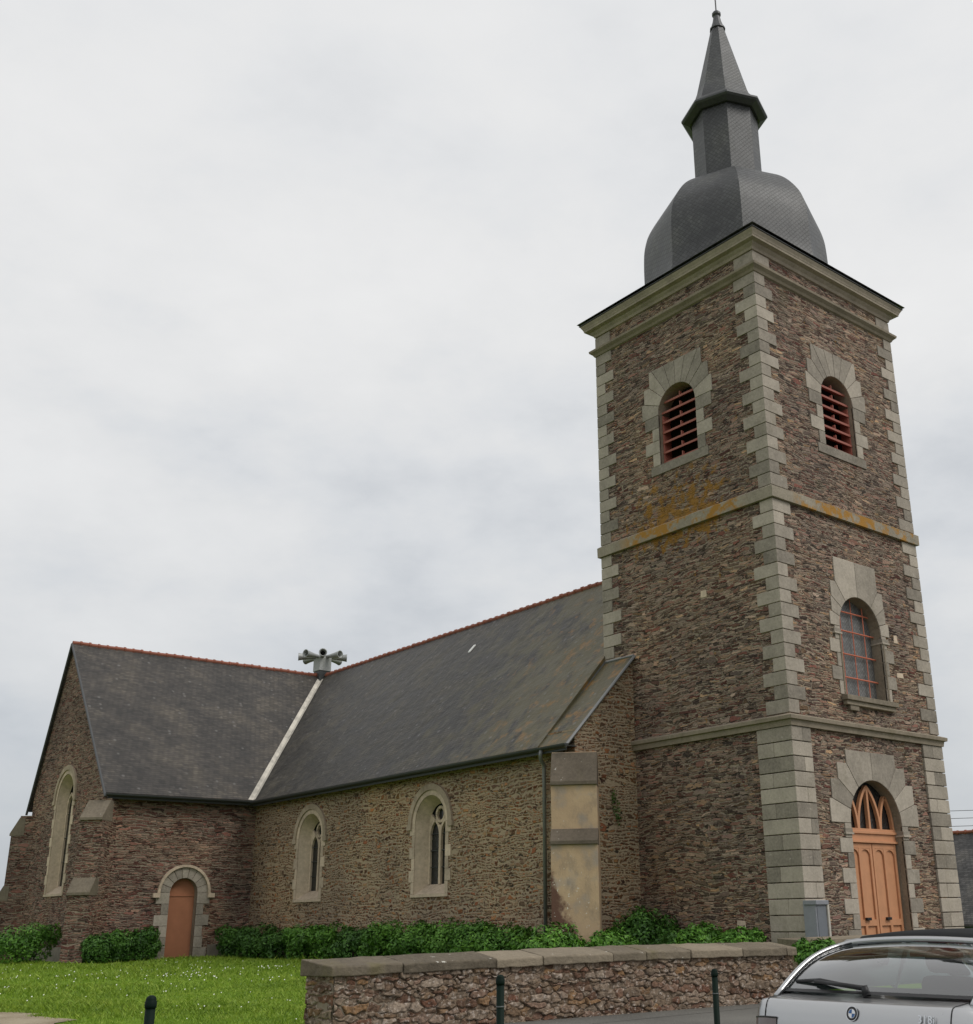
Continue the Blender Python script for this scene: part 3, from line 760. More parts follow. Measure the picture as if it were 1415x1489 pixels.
m = MB(); m.holed([(dx-dr, zb)]+[(dx-dr*math.cos(PI*i/14), door_o['zs']+dr*math.sin(PI*i/14)) for i in range(15)]+[(dx+dr, zb)], [], FRONT, -.33)
m.build('fanlight', 'dark_glass', maind)

# ------------------------------------------------------------------ dome, lantern, spire
ax_, ay_ = 3.5, 3.5
m = MB(); m.square_ring([(.41, 20.728), (.425, 20.735), (.425, 20.755), (.38, 20.775)], 0, 0, W, W)
dk_ = np.array([(3.36, 21.2), (3.24, 21.6), (3.20, 22.1), (3.20, 22.9), (3.17, 23.6), (3.02, 24.22), (2.72, 24.74), (2.43, 25.14), (2.10, 25.46), (1.64, 25.78), (1.20, 25.98)])
tt = np.concatenate([[0], np.cumsum(np.hypot(*np.diff(dk_, axis=0).T))]); tq = np.linspace(0, tt[-1], 46)
sm = np.stack([np.interp(tq, tt, dk_[:, i]) for i in (0, 1)], 1)
for _ in range(4): sm[1:-1] = .25*sm[:-2]+.5*sm[1:-1]+.25*sm[2:]
dome_p = [tuple(map(float, q)) for q in sm]
m.build('dome_gutter', 'lead', church)
m = MB()
sk = []
for k in range(8):
    a = PI/4*k; c_, s_ = math.cos(a), math.sin(a)
    t = 3.98/max(abs(c_), abs(s_)); sk.append((ax_+c_*t, ay_+s_*t, 20.82))
oc = [(ax_+3.36*math.cos(PI/4*k), ay_+3.36*math.sin(PI/4*k), 21.2) for k in range(8)]
m.add(sk+oc, [(k, (k+1) % 8, 8+(k+1) % 8, 8+k) for k in range(8)])
m.lathe(dome_p, ax_, ay_, 8, 0.0, False)
dome = m.build('dome', 'tower_slate', church)
m = MB(); m.lathe([(1.20, 25.8), (1.20, 28.98)], ax_, ay_, 8, 0, True)
lant = m.build('lantern', 'tower_slate', church)
m = MB(); m.lathe([(1.32, 25.90), (1.225, 26.06), (1.19, 26.06)], ax_, ay_, 8, 0, False); m.build('lantern_flashing', 'lead', lant)
m = MB(); m.lathe([(1.02, 28.92), (1.30, 28.86), (1.52, 28.96), (1.58, 29.02), (1.58, 29.09), (1.50, 29.11)], ax_, ay_, 8, 0, True)
m.build('lantern_eaves', 'lead', lant)
for k in range(16):
    pass
m = MB(); m.lathe([(1.55, 29.095), (1.36, 29.24), (1.20, 29.48), (1.08, 29.85), (.94, 30.25), (.255, 33.2)], ax_, ay_, 8, 0, True)
spire = m.build('spire', 'tower_slate', church)
m = MB(); m.lathe([(.30, 33.16), (.29, 33.24), (.24, 33.3), (.17, 33.55), (.13, 33.78), (.12, 33.82), (.17, 33.88), (.17, 33.97), (.10, 34.06), (.03, 34.1)], ax_, ay_, 12, 0, True)
m.build('spire_cap', 'lead', spire, smooth=False)
m = MB(); m.tube([(ax_, ay_, 34.0), (ax_, ay_, 36.6)], .028, 6); m.build('lightning_rod', 'lead', spire)

# ------------------------------------------------------------------ NAVE
RZ = 12.95; NE, NEX = 5.98, -2.8                # ridge height, nave eave
SL = (RZ-NE)/(3.5-NEX)
RY = 31.7; TE, TEY = 6.02, 25.4; TS = (RZ-TE)/(RY-TEY)
FE, FEY = 6.15, 34.95; FS = (RZ-FE)/(FEY-RY)
znave = lambda x, y: RZ-SL*(3.5-x)
zstrip = lambda x, y: NE-.04+1.035*(x-NEX)
znave_r = lambda x, y: RZ-SL*(x-3.5)
ztran = lambda x, y: RZ-TS*(RY-y)
ztran_f = lambda x, y: RZ-FS*(y-RY)
W1, W2 = 21.05, 13.0
nz0, nzs, nr = 2.08, 4.28, 0.88
gw = dict(xc=30.35, r=0.98, z0=2.50, zs=6.20)
td = dict(xc=-5.17, r=0.55, z0=0.0, zs=2.42)
def wall_hole(xc, r, z0, zs): return arch(xc, r, z0, zs)
m = MB()
nave_holes = [wall_hole(y, nr, nz0, nzs) for y in (W1, W2)]
m.holed([(5.8, -1), (YT, -1), (YT, 6.4), (5.8, 6.4)], nave_holes, NAVE_M)
# front gable pieces left and right of the tower
m.holed([(XN, -1), (0, -1), (0, zstrip(0, 0)-.06), (XN, zstrip(XN, 0)-.06)], [], lambda s, z, d: (s, 5.8, z))
m.holed([(W, -1), (9.4, -1), (9.4, znave(XN, 0)-.06), (W, znave(0, 0)-.06)], [], lambda s, z, d: (s, 5.8, z))
m.holed([(5.8, -1), (44, -1), (44, 6.3), (5.8, 6.3)], [], lambda s, z, d: (9.4, s, z))
m.holed([(FEY-.3, -1), (44, -1), (44, 6.4), (FEY-.3, 6.4)], [], NAVE_M)
m.holed([(XN, -1), (9.4, -1), (9.4, znave(XN, 0)-.06), (3.5, RZ-.06), (XN, znave(XN, 0)-.06)], [], lambda s, z, d: (s, 44, z))
nave = m.build('nave_wall', 'nave_rubble', church)

def roof_poly(m, pts, zf, th=.10):
    n = len(pts)
    t = tessellate_polygon([[Vector((x, y, 0)) for x, y in pts]])
    vs = [(x, y, zf(x, y)) for x, y in pts]+[(x, y, zf(x, y)-th) for x, y in pts]
    fs = [tuple(q) for q in t]+[tuple(n+i for i in reversed(q)) for q in t]
    fs += [(i, (i+1) % n, n+(i+1) % n, n+i) for i in range(n)]
    m.add(vs, fs)
m = MB()
roof_poly(m, [(NEX, 6.98), (3.5, 6.98), (3.5, RY), (NEX, TEY)], znave, .14)
zf = lambda z: (3.5-(RZ-z)/SL, RY+(RZ-z)/FS)
roof_poly(m, [(3.5, RY), (3.5, 44.1), (NEX, 44.1), (NEX, zf(NE)[1])], znave)
nr_ = m.build('nave_roof', 'nave_slate', church)
m = MB(); roof_poly(m, [(NEX-.02, 5.70), (0, 5.70), (0, 6.98), (NEX-.02, 6.98)], zstrip); strip_ = m.build('lean_to_roof', 'nave_slate', church)
m = MB(); m.prism([(NEX+.05, zstrip(NEX+.05, 0)-.02), (0, zstrip(0, 0)-.02), (0, znave(0, 0)-.02), (NEX+.05, znave(NEX+.05, 0)-.02)], lambda a, z, d: (a, 7.02-d, z), 0, .035, True); m.build('roof_cheek', 'zinc', strip_)
m = MB()
roof_poly(m, [(3.5, 7.0), (7.0, 7.0), (7.0, 5.7), (9.8, 5.7), (9.8, 44.1), (3.5, 44.1)], znave_r)
m.build('nave_roof', 'nave_slate', church)
# raised lead seam and verge edging beside the tower, roof light, eaves board
m = MB()
m.tube([(x, 5.69, zstrip(x, 0)-.03) for x in (-2.86, -1.4, -.0)], .045, 6)
m.build('verge_flashing', 'zinc', strip_)
m = MB(); m.tube([(-.03, y, zstrip(-.03, 0)+.02) for y in (5.7, 6.4, 6.95)], .04, 6); m.build('abutment_flashing', 'zinc', strip_)
m = MB()
a = [(2.05, 17.0), (2.05, 17.55), (1.62, 17.55), (1.62, 17.0)]
roof_poly(m, [(2.26, 17.0), (2.26, 17.14), (1.98, 17.14), (1.98, 17.0)], lambda x, y: znave(x, y)+.06, .05)
m.build('roof_tile_patch', 'white_plate', nr_)

# ridge tiles
def ridge(name, pts0, pts1, parent, n):
    m = MB(); p0, p1 = Vector(pts0), Vector(pts1); d = (p1-p0)/n
    for i in range(n):
        a, b = p0+d*i, p0+d*(i+1.0)
        j = Vector((0, 0, random.uniform(-.012, .012)))
        m.tube([a+j, a+d*.80+j, a+d*.82+j, b+j+d*.02], [.085, .092, .118, .118], 8)
    return m.build(name, 'ridge_tile', parent)
ridge('ridge_tiles', (3.5, 7.02, RZ+.0), (3.5, 44, RZ+.0), church, 90)
ridge('ridge_tiles', (XG-.1, RY, RZ+.0), (3.5, RY, RZ+.0), church, 32)

# gutters
def gutter(m, p0, p1, r=.085, n=7):
    p0, p1 = Vector(p0), Vector(p1); t = (p1-p0).normalized(); s = t.cross(Vector((0, 0, 1))).normalized()
    vs = []; fs = []
    for p in (p0, p1):
        for rr in (r, r-.012):
            for k in range(n+1):
                a = PI+PI*k/n; vs.append(p+s*math.cos(a)*rr+Vector((0, 0, math.sin(a)*rr)))
    q = n+1
    for k in range(n):
        fs += [(k, k+1, 2*q+k+1, 2*q+k), (q+k, q+k+1, 3*q+k+1, 3*q+k)]
    fs += [(0, q, 3*q, 2*q), (n, q+n, 3*q+n, 2*q+n)]
    for e in (0, 2*q):
        fs += [tuple(e+k for k in range(n+1))]
    m.add(vs, fs)
m = MB(); gutter(m, (NEX-.06, 5.62, NE-.05), (NEX-.06, TEY+.02, NE-.05)); gutt = m.build('gutter', 'zinc_dark', church)
m = MB(); gutter(m, (XG-.12, TEY-.06, TE-.05), (NEX+.0, TEY-.06, TE-.05)); m.build('gutter', 'zinc_dark', church)
m = MB(); gutter(m, (XG-.12, FEY+.06, FE-.05), (NEX+.0, FEY+.06, FE-.05)); m.build('gutter', 'zinc_dark', church)
m = MB()
m.tube([(NEX-.06, 6.75, NE-.12), (NEX-.06, 6.78, NE-.26), (NEX+.02, 6.86, NE-.38), (XN-.16, 6.98, NE-.50), (XN-.13, 7.02, NE-.62), (XN-.13, 7.02, .72)], .055, 10)
m.build('downpipe', 'zinc', church, smooth=True)
m = MB(); m.tube([(XN-.13, 7.02, .78), (XN-.13, 7.02, .0)], .068, 10); m.build('downpipe', 'granite', church)
m = MB()
m.box(NEX+.02, 5.74, NE-.22, NEX+.05, TEY, NE-.06); m.box(NEX+.05, 5.74, NE-.10, XN+.02, TEY, NE-.07)
m.build('eaves_board', 'zinc_dark', church)
m = MB()
m.box(XG+.02, TEY+.02, TE-.22, NEX+.02, TEY+.05, TE-.06); m.box(XG+.02, TEY+.05, TE-.10, NEX, YT+.02, TE-.07)
m.build('eaves_board', 'zinc_dark', church)

# nave windows with stone frame, deep reveal and tracery
def church_window(mp, xc, r, z0, zs, dep, inner, stone, hood, name, blocks=True, lights=2):
    m = MB(); m.holed(arch(xc, inner+.02, z0+.25, zs, 16), [], mp, -dep-.05)
    win = m.build(name, 'dark_glass', church)
    # splayed reveal
    m = MB(); n = 16
    A = arch(xc, r, z0, zs, n); B = arch(xc, inner, z0+.30, zs, n)
    N = len(A)
    vs = [mp(a, b, 0.0) for a, b in A]+[mp(a, b, -dep) for a, b in B]
    m.add(vs, [(i, i+1, N+i+1, N+i) for i in range(N-1)])
    m.add([mp(*A[0], 0), mp(*A[-1], 0), mp(*B[-1], -dep), mp(*B[0], -dep)], [(0, 1, 2, 3)])
    m.build('window_reveal', stone, win, recalc=False)
    # flat frame with toothed jambs
    m = MB(); g = .004
    fw_ = .17
    for sgn in (-1, 1):
        hh = .37; z = z0; i = 0
        while z < zs-.05:
            zt = min(z+hh, zs)
            wd = fw_+(.13 if i % 2 == 1 else 0)
            a, b = sorted((xc+sgn*r, xc+sgn*(r+wd)))
            m.prism([(a, z+g), (b, z+g), (b, zt-g), (a, zt-g)], mp, -.03, .03)
            z = zt; i += 1
    nv = 7
    for i in range(nv):
        a0, a1 = PI*i/nv+.004, PI*(i+1)/nv-.004
        q = 5
        P = [(xc+r*math.cos(a0+(a1-a0)*j/q), zs+r*math.sin(a0+(a1-a0)*j/q)) for j in range(q+1)]
        Q = [(xc+(r+fw_)*math.cos(a1-(a1-a0)*j/q), zs+(r+fw_)*math.sin(a1-(a1-a0)*j/q)) for j in range(q+1)]
        m.prism(P+Q, mp, -.03, .03)
    m.prism([(xc-r-fw_, z0-.10), (xc+r+fw_, z0-.10), (xc+r+fw_, z0-g), (xc-r-fw_, z0-g)], mp, -.03, .045)
    m.build('window_frame', stone, win, bevel=.006)
    m = MB(); nv = 18; r0, r1 = r+fw_+.004, r+fw_+.20
    for i in range(nv):
        a0, a1 = PI*i/nv, PI*(i+1)/nv
        P = [(xc+r0*math.cos(a0), zs+r0*math.sin(a0)), (xc+r1*math.cos(a0), zs+r1*math.sin(a0)), (xc+r1*math.cos(a1), zs+r1*math.sin(a1)), (xc+r0*math.cos(a1), zs+r0*math.sin(a1))]
        m.prism(P, mp, -.03, .075)
    for sgn in (-1, 1):
        a, b = sorted((xc+sgn*r0, xc+sgn*(r1+.06)))
        m.prism([(a, zs-.17), (b, zs-.17), (b, zs-.002), (a, zs-.002)], mp, -.03, .085)
    m.build('hood_mould', hood, win)
    # tracery
    m = MB(); hw = .055; d0, d1 = -dep-.04, -dep+.05
    zt = zs
    if lights == 2:
        bar(m, [(xc, z0+.3), (xc, zt-.05)], hw, mp, d0, d1)
        for sgn in (-1, 1):
            a, b = sorted((xc, xc+sgn*(inner-.02))); 
            pointed(m, a+.02, b-.02, zt-.35, .48, hw*.8, mp, d0, d1-.003)
            c = (a+b)/2
        cr = inner*.36
        pts = [(xc+cr*math.cos(2*PI*i/18), zt+inner*.46+cr*math.sin(2*PI*i/18)) for i in range(19)]
        bar(m, pts, hw*.8, mp, d0, d1-.006)
        # solid spandrels between lights and oculus
        for sgn in (-1, 1):
            m.prism([(xc+sgn*inner, zt-.25), (xc+sgn*inner, zt+.12), (xc+sgn*inner*.84, zt+inner*.5), (xc+sgn*inner*.5, zt+inner*.25), (xc+sgn*inner*.62, zt+.14), (xc+sgn*inner*.88, zt-.1)], mp, d0, d1-.012)
    else:
        bar(m, [(xc, z0+.3), (xc, zt+.1)], hw, mp, d0, d1)
        for sgn in (-1, 1):
            a, b = sorted((xc, xc+sgn*(inner-.02))); pointed(m, a+.02, b-.02, zt-.3, .55, hw, mp, d0, d1-.003)
    for sgn in (-1, 1):
        bar(m, [(xc+sgn*(inner-.03), z0+.3), (xc+sgn*(inner-.03), zt)], hw*.7, mp, d0, d1-.009)
    m.build('tracery', stone, win)
    for k in range(1, 4):
        z = z0+.3+(zt-z0-.3)*k/3.6
        m = MB(); m.tube([mp(xc-inner, z, -dep+.0), mp(xc+inner, z, -dep+.0)], .012 if k != 2 else .02, 5); m.build('saddle_bar', 'zinc_dark', win)
for y in (W1, W2):
    church_window(NAVE_M, y, nr, nz0, nzs, .42, .64, 'limestone', 'limestone_grey', 'nave_window')

# ------------------------------------------------------------------ TRANSEPT
m = MB()
m.holed([(XG, -1), (XN, -1), (XN, 6.4), (XG, 6.4)], [arch(**td)], TRAN_M)
m.holed([(YT, -1), (FEY-.3, -1), (FEY-.3, ztran_f(0, FEY-.3)-.06), (RY, RZ-.08), (YT, ztran(0, YT)-.06)], [arch(gw['xc'], gw['r'], gw['z0'], gw['zs'])], GABL_M)
m.holed([(XG, -1), (XN, -1), (XN, 6.4), (XG, 6.4)], [], lambda s, z, d: (s, FEY-.3, z))
tr = m.build('transept_wall', 'transept_rubble', church)
m = MB()
roof_poly(m, [(XG-.10, TEY), (NEX, TEY), (3.5, RY), (XG-.10, RY)], ztran)
roof_poly(m, [(XG-.10, RY), (3.5, RY), (NEX, zf(NE)[1]), (NEX, FEY), (XG-.10, FEY)], ztran_f)
trr = m.build('transept_roof', 'transept_slate', church)
m = MB()
for f, ys in ((ztran, (TEY-.1, RY)), (ztran_f, (RY, FEY+.1))):
    m = MB(); m.tube([(XG-.12, y, f(0, y)-.05) for y in np.linspace(ys[0], ys[1], 3)], .05, 6); m.build('verge_flashing', 'lead', trr)
church_window(GABL_M, gw['xc'], gw['r'], gw['z0'], gw['zs'], .38, .78, 'limestone', 'limestone_grey', 'transept_window', lights=1)
# valley flashing between the two roofs
m = MB()
def vpt(z, off):
    x = 3.5-(RZ-z)/SL; y = RY-(RZ-z)/TS
    return (x, y-off, z+.03) if off > 0 else (x+off, y, z+.03)
zs_ = np.linspace(NE+.02, RZ-.25, 9)
L = [vpt(z, .24) for z in zs_]; C = [(*vpt(z, 0)[:2], z+.015) for z in zs_]; Rr = [vpt(z, -.20) for z in zs_]
n = len(zs_)
m.add(L+C+Rr, [(i, i+1, n+i+1, n+i) for i in range(n-1)]+[(n+i, n+i+1, 2*n+i+1, 2*n+i) for i in range(n-1)])
m.build('valley_flashing', 'valley_metal', church)

# side door in the transept
m = MB(); m.strip(arch(**td), TRAN_M, 0.0, -.35); m.build('reveal', 'granite_stained', tr)
m = MB(); m.holed(arch(td['xc'], td['r']+.01, td['z0']-.05, td['zs'], 16), [], TRAN_M, -.26)
sd = m.build('side_door', 'side_door_paint', church)
m = MB()
m.prism([(td['xc']-.55, 2.30), (td['xc']+.55, 2.30), (td['xc']+.55, 2.33), (td['xc']-.55, 2.33)], TRAN_M, -.27, -.235)
m.build('door_rail', 'side_door_paint', sd)
m = MB()
for sgn in (-1, 1):
    z = 0.0; i = 0
    for hh, wd in ((.42, .52), (.40, .34), (.40, .30), (.40, .52), (.40, .28), (.40, .50)):
        if z >= 2.42: break
        hh = min(hh, 2.42-z)
        a, b = sorted((td['xc']+sgn*td['r'], td['xc']+sgn*(td['r']+wd*1.02)))
        m.prism([(a, z+.006), (b, z+.006), (b, z+hh-.006), (a, z+hh-.006)], TRAN_M, -.03, .03); z += hh
nv = 9
for i in range(nv):
    a0, a1 = PI*i/nv+.012, PI*(i+1)/nv-.012; r0, r1 = td['r'], td['r']+.40
    P = [(td['xc']+r0*math.cos(a0+(a1-a0)*j/3), td['zs']+r0*math.sin(a0+(a1-a0)*j/3)) for j in range(4)]
    Q = [(td['xc']+r1*math.cos(a1-(a1-a0)*j/3), td['zs']+r1*math.sin(a1-(a1-a0)*j/3)) for j in range(4)]
    m.prism(P+Q, TRAN_M, -.03, .03)
m.build('door_surround', 'granite', sd, bevel=.008)
m = MB(); r0, r1 = td['r']+.405, td['r']+.50; nv = 20
for i in range(nv):
    a0, a1 = PI*i/nv, PI*(i+1)/nv
    m.prism([(td['xc']+r0*math.cos(a0), td['zs']+r0*math.sin(a0)), (td['xc']+r1*math.cos(a0), td['zs']+r1*math.sin(a0)), (td['xc']+r1*math.cos(a1), td['zs']+r1*math.sin(a1)), (td['xc']+r0*math.cos(a1), td['zs']+r0*math.sin(a1))], TRAN_M, -.03, .11)
for sgn in (-1, 1):
    a, b = sorted((td['xc']+sgn*r0, td['xc']+sgn*(r1+.17)))
    m.prism([(a, 2.25), (b, 2.25), (b, 2.415), (a, 2.415)], TRAN_M, -.03, .14)
m.build('hood_mould', 'limestone', sd)

# rendered plinth along nave and transept
for a, b, h_, mp in ((6.6, YT-.04, .42, NAVE_M), (XG, td['xc']-1.12, .52, TRAN_M), (td['xc']+1.12, XN-.035, .52, TRAN_M), (YT+.02, FEY-.35, .52, GABL_M)):
    m = MB(); m.prism([(a, -.3), (b, -.3), (b, h_), (a, h_)], mp, -.05, .038); m.build('plinth', 'plinth_render', church)

# diagonal buttresses
def buttress(corner, d, wd, prof, body_mat, caps, cap_mat, skew=0.0):
    """prof: [(projection, z)] from the foot upwards"""
    dv = Vector((d[0], d[1], 0)).normalized(); sv = Vector((-dv.y, dv.x, 0)); c = Vector((corner[0], corner[1], 0))
    mp = lambda p, z, s: tuple(c+dv*p+sv*s+Vector((0, 0, z)))
    m = MB(); poly = [(-.5, prof[0][1])]+prof+[(-.5, prof[-1][1])]
    m.prism(poly, mp, -wd/2, wd/2, True)
    o = m.build('buttress', body_mat, church, bevel=.01)
    for (p0, za), (p1, zb_), drip in caps:
        m = MB()
        o_ = .05
        poly = [(p0+o_, za-.13), (p0+o_, za-.01), (p1+.012, zb_+.02), (p1+.012, zb_-.35), (p0-.22, za-.13)]
        poly = [(p0+o_+.02, za-.10), (p0+o_+.02, za), (p1+.01, zb_+.02), (p1-.25, zb_-.02), (p1-.25, za-.10)]
        m.prism(poly, mp, -wd/2-drip, wd/2+drip, True)
        m.build('weathering', cap_mat, o, bevel=.012)
    return o
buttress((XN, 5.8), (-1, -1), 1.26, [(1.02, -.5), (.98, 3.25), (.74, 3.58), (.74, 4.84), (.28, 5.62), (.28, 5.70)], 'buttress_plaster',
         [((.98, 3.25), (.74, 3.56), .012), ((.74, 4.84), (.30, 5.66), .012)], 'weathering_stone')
TB = [(1.22, -.5), (1.20, 2.40), (.90, 2.92), (.90, 5.05), (.40, 5.72), (.40, 5.80)]
TC = [((1.20, 2.42), (.90, 2.92), .012), ((.90, 5.07), (.40, 5.72), .012)]
buttress((XG+.1, YT+.1), (-1, -1), .84, TB, 'transept_rubble', TC, 'cap_stone')
buttress((XG+.1, FEY-.4), (-1, 1), .84, [(a*.80 if a > .5 else a, z) for a, z in TB], 'transept_rubble', [((a[0]*.80, a[1]), (b[0]*.80 if b[0] > .5 else b[0], b[1]), c_) for a, b, c_ in TC], 'cap_stone')

# ------------------------------------------------------------------ siren on the crossing
sx_, sy_, sz_ = 3.42, RY, RZ+.06
siren = empty('siren', 'grey rooftop siren with a ring of horns on a box at the roof crossing', 'siren', (sx_, sy_, sz_))
m = MB(); m.box(-.33, -.33, .16, .33, .33, .86); m.build('housing', 'siren_metal', siren, bevel=.02)
m = MB(); m.box(-.30, -.30, -.55, .30, .30, .16); m.build('base', 'zinc_dark', siren, bevel=.02)
m = MB(); m.tube([(0, 0, .86), (0, 0, .98)], .30, 16); m.build('cap', 'siren_metal', siren)
hm = MB(); n = 14
prof = [(.20, .085), (.50, .095), (.95, .15), (1.18, .19), (1.20, .205), (1.19, .16), (1.0, .13), (.85, .06)]
hv = []
for x, r in prof:
    for k in range(n):
        a = 2*PI*k/n; hv.append((x, r*math.cos(a), r*math.sin(a)))
hf = [(i*n+k, i*n+(k+1) % n, (i+1)*n+(k+1) % n, (i+1)*n+k) for i in range(len(prof)-1) for k in range(n)]
hf.append(tuple(range((len(prof)-1)*n, len(prof)*n)))
hm.add(hv, hf)
horn = hm.build('horn', 'siren_metal', siren, smooth=True)
hd = MB(); hd.add([(.97, .125*math.cos(2*PI*k/n), .125*math.sin(2*PI*k/n)) for k in range(n)], [tuple(range(n))])
mouth = hd.build('mouth', 'dark_void', horn)
view = math.atan2(-18.2-sy_, -23.4-sx_)
for k in range(8):
    h = horn if k == 0 else horn.copy()
    mo = mouth if k == 0 else mouth.copy()
    if k: COL.objects.link(h); COL.objects.link(mo); mo.parent = h
    h.location = (0, 0, .90); h.rotation_euler = (0, 0, view+k*PI/4)

# ------------------------------------------------------------------ utility cabinet by the tower
cab = empty('utility_cabinet', 'grey metal utility cabinet standing against the tower corner', 'cabinet', (.03, -.36, 0))
m = MB(); m.box(-.25, -.12, 0, .23, .26, 1.60); m.build('body', 'cabinet_frame', cab, bevel=.015)
m = MB(); m.box(-.29, -.18, 1.50, .21, .22, 1.605); m.build('lid', 'cabinet_frame', cab, bevel=.012)
m = MB(); m.box(-.205, -.135, .08, .14, -.115, 1.47); m.build('door', 'cabinet_paint', cab, bevel=.006)
m = MB(); m.box(.16, -.17, 0.0, .23, -.12, 1.50); m.build('side_channel', 'valley_metal', cab, bevel=.006)

# ------------------------------------------------------------------ fieldstone walls
def panel(U, V, res, seed, cw, ch, amp, hfun=None):
    """displaced rubble face: returns u, v, d, id, joint grids"""
    r = np.random.default_rng(seed)
    seeds = []; z = -ch
    while z < V+ch:
        rh = ch*r.choice([.6, .8, 1.0, 1.2, 1.5]); x = -cw*r.uniform(.2, 1)
        while x < U+cw:
            lw = cw*r.choice([.45, .6, .8, 1.0, 1.4, 1.7]); seeds.append((x+lw/2, z+rh/2+r.uniform(-.38, .38)*rh, rh/ch, lw/cw)); x += lw
        z += rh
    sd_ = np.array(seeds); ids = r.random(len(sd_)); hts = r.uniform(-.4, 1.0, len(sd_))
    us = np.arange(0, U+res/2, res); vs = np.arange(0, V+res/2, res)
    UU, VV = np.meshgrid(us, vs, indexing='ij'); P = np.stack([UU.ravel(), VV.ravel()], 1)
    ph = r.uniform(0, 6.28, 8)
    jit = .014*np.sin(P[:, :1]*19+ph[0]+3*np.sin(P[:, 1:]*13+ph[1]))+.009*np.sin(P[:, :1]*47+P[:, 1:]*39+ph[2]+2*np.sin(P[:, :1]*11))
    jit2 = .011*np.sin(P[:, 1:]*31+ph[3]+2*np.sin(P[:, :1]*9+ph[4]))+.008*np.sin(P[:, :1]*37+ph[5]+2*np.sin(P[:, 1:]*15))
    Q = P+np.concatenate([jit, jit2], 1)
    f1 = np.empty(len(P)); f2 = np.empty(len(P)); idx = np.empty(len(P), int)
    for s in range(0, len(P), 4000):
        q = Q[s:s+4000]
        ax1 = np.abs((q[:, None, 0]-sd_[None, :, 0])/(cw*sd_[None, :, 3]**.8)); ax2 = np.abs((q[:, None, 1]-sd_[None, :, 1])/(ch*sd_[None, :, 2]**.9)); D = np.sqrt(ax1**2+ax2**2)
        part = np.argpartition(D, 1, axis=1)[:, :2]; d2 = np.take_along_axis(D, part, 1)
        o = np.argsort(d2, 1); part = np.take_along_axis(part, o, 1); d2 = np.take_along_axis(d2, o, 1)
        f1[s:s+4000] = d2[:, 0]; f2[s:s+4000] = d2[:, 1]; idx[s:s+4000] = part[:, 0]
    e = f2-f1
    prof_ = S01(e/.19)
    tilt = (Q[:, 0]-sd_[idx, 0])*((ids[idx]*7.3) % 1-.5)*.12+(Q[:, 1]-sd_[idx, 1])*((ids[idx]*13.7) % 1-.5)*.22
    hn = r.uniform(-1, 1, (len(sd_), 2)); d = amp*(prof_*(.70+.8*hts[idx])-.35)+prof_*(.06*hn[idx, 0]*np.abs(Q[:, 0]-sd_[idx, 0])+.14*hn[idx, 1]*np.abs(Q[:, 1]-sd_[idx, 1]))+tilt*prof_
    return UU, VV, d.reshape(UU.shape), ids[idx].reshape(UU.shape), (1-S01((e-.03)/.09)).reshape(UU.shape)
def wall_panels(name, specs, mat, parent):
    V = []; F = []; A = []; J = []; base = 0
    for org, uv_, nv_, U, Vh, res, seed, cw, ch, amp in specs:
        UU, VV, D, I, JJ = panel(U, Vh, res, seed, cw, ch, amp)
        o = np.array(org); u = np.array(uv_); nn = np.array(nv_)
        P = o+UU[..., None]*u+VV[..., None]*np.array([0, 0, 1.0])+D[..., None]*nn
        a, b = UU.shape
        V.append(P.reshape(-1, 3)); A.append(I.ravel()); J.append(JJ.ravel())
        ii = (np.arange(a-1)[:, None]*b+np.arange(b-1)[None, :]).ravel()+base
        F.append(np.stack([ii, ii+b, ii+b+1, ii+1], 1)); base += a*b
    V = np.concatenate(V); F = np.concatenate(F); A = np.concatenate(A); J = np.concatenate(J)
    me = bpy.data.meshes.new(name); me.from_pydata(V.tolist(), [], F.tolist()); me.update()
    for nm, arr in (('stone', A), ('joint', J)):
        at = me.attributes.new(nm, 'FLOAT', 'POINT'); at.data.foreach_set('value', arr.astype(np.float32))
    me.polygons.foreach_set('use_smooth', [True]*len(me.polygons))
    me.materials.append(MAT[mat]); ob = bpy.data.objects.new(name, me); COL.objects.link(ob); ob.parent = parent
    return ob
A_ = np.array([-16.03, -5.21]); B_ = np.array([-8.12, -6.06])
ud = (B_-A_)/np.linalg.norm(B_-A_); nd_ = np.array([ud[1], -ud[0]])          # outward, towards the road
Lw = float(np.linalg.norm(B_-A_)); TH = .62
wall = empty('stone_wall', 'rubble churchyard wall with heavy coping slabs beside the lawn', 'wall', (0, 0, 0), None)
def P3(a, n, z): p = A_+ud*a+nd_*n; return (float(p[0]), float(p[1]), z)
ins = .07; hgt = .715
EN = np.array([*(ud*.15+nd_*(TH-.13)), 0]); EN /= np.linalg.norm(EN); EO = np.array([-EN[1], EN[0], 0]); EO = EO if EO[:2]@ud < 0 else -EO
U3 = (float(ud[0]), float(ud[1]), 0); N3 = (float(nd_[0]), float(nd_[1]), 0); mU3 = (-U3[0], -U3[1], 0); mN3 = (-N3[0], -N3[1], 0)
wall_panels('masonry', [
    (P3(.05, -ins, -.06), U3, N3, Lw-.10, hgt+.06, .0095, 3, .20, .070, .036),
    (P3(-.10, -TH+.06, -.06), tuple(EN), tuple(EO), float(np.linalg.norm(np.array(P3(.05, -ins, 0))-np.array(P3(-.10, -TH+.06, 0)))), hgt+.06, .0115, 4, .28, .075, .028),
    (P3(Lw-.05, -ins, -.06), mN3, U3, TH-.13, hgt+.06, .0135, 5, .2, .10, .04),
    (P3(Lw-.05, -TH+.06, -.06), mU3, mN3, Lw-.10, hgt+.06, .04, 6, .22, .11, .03)], 'fieldstone', wall)
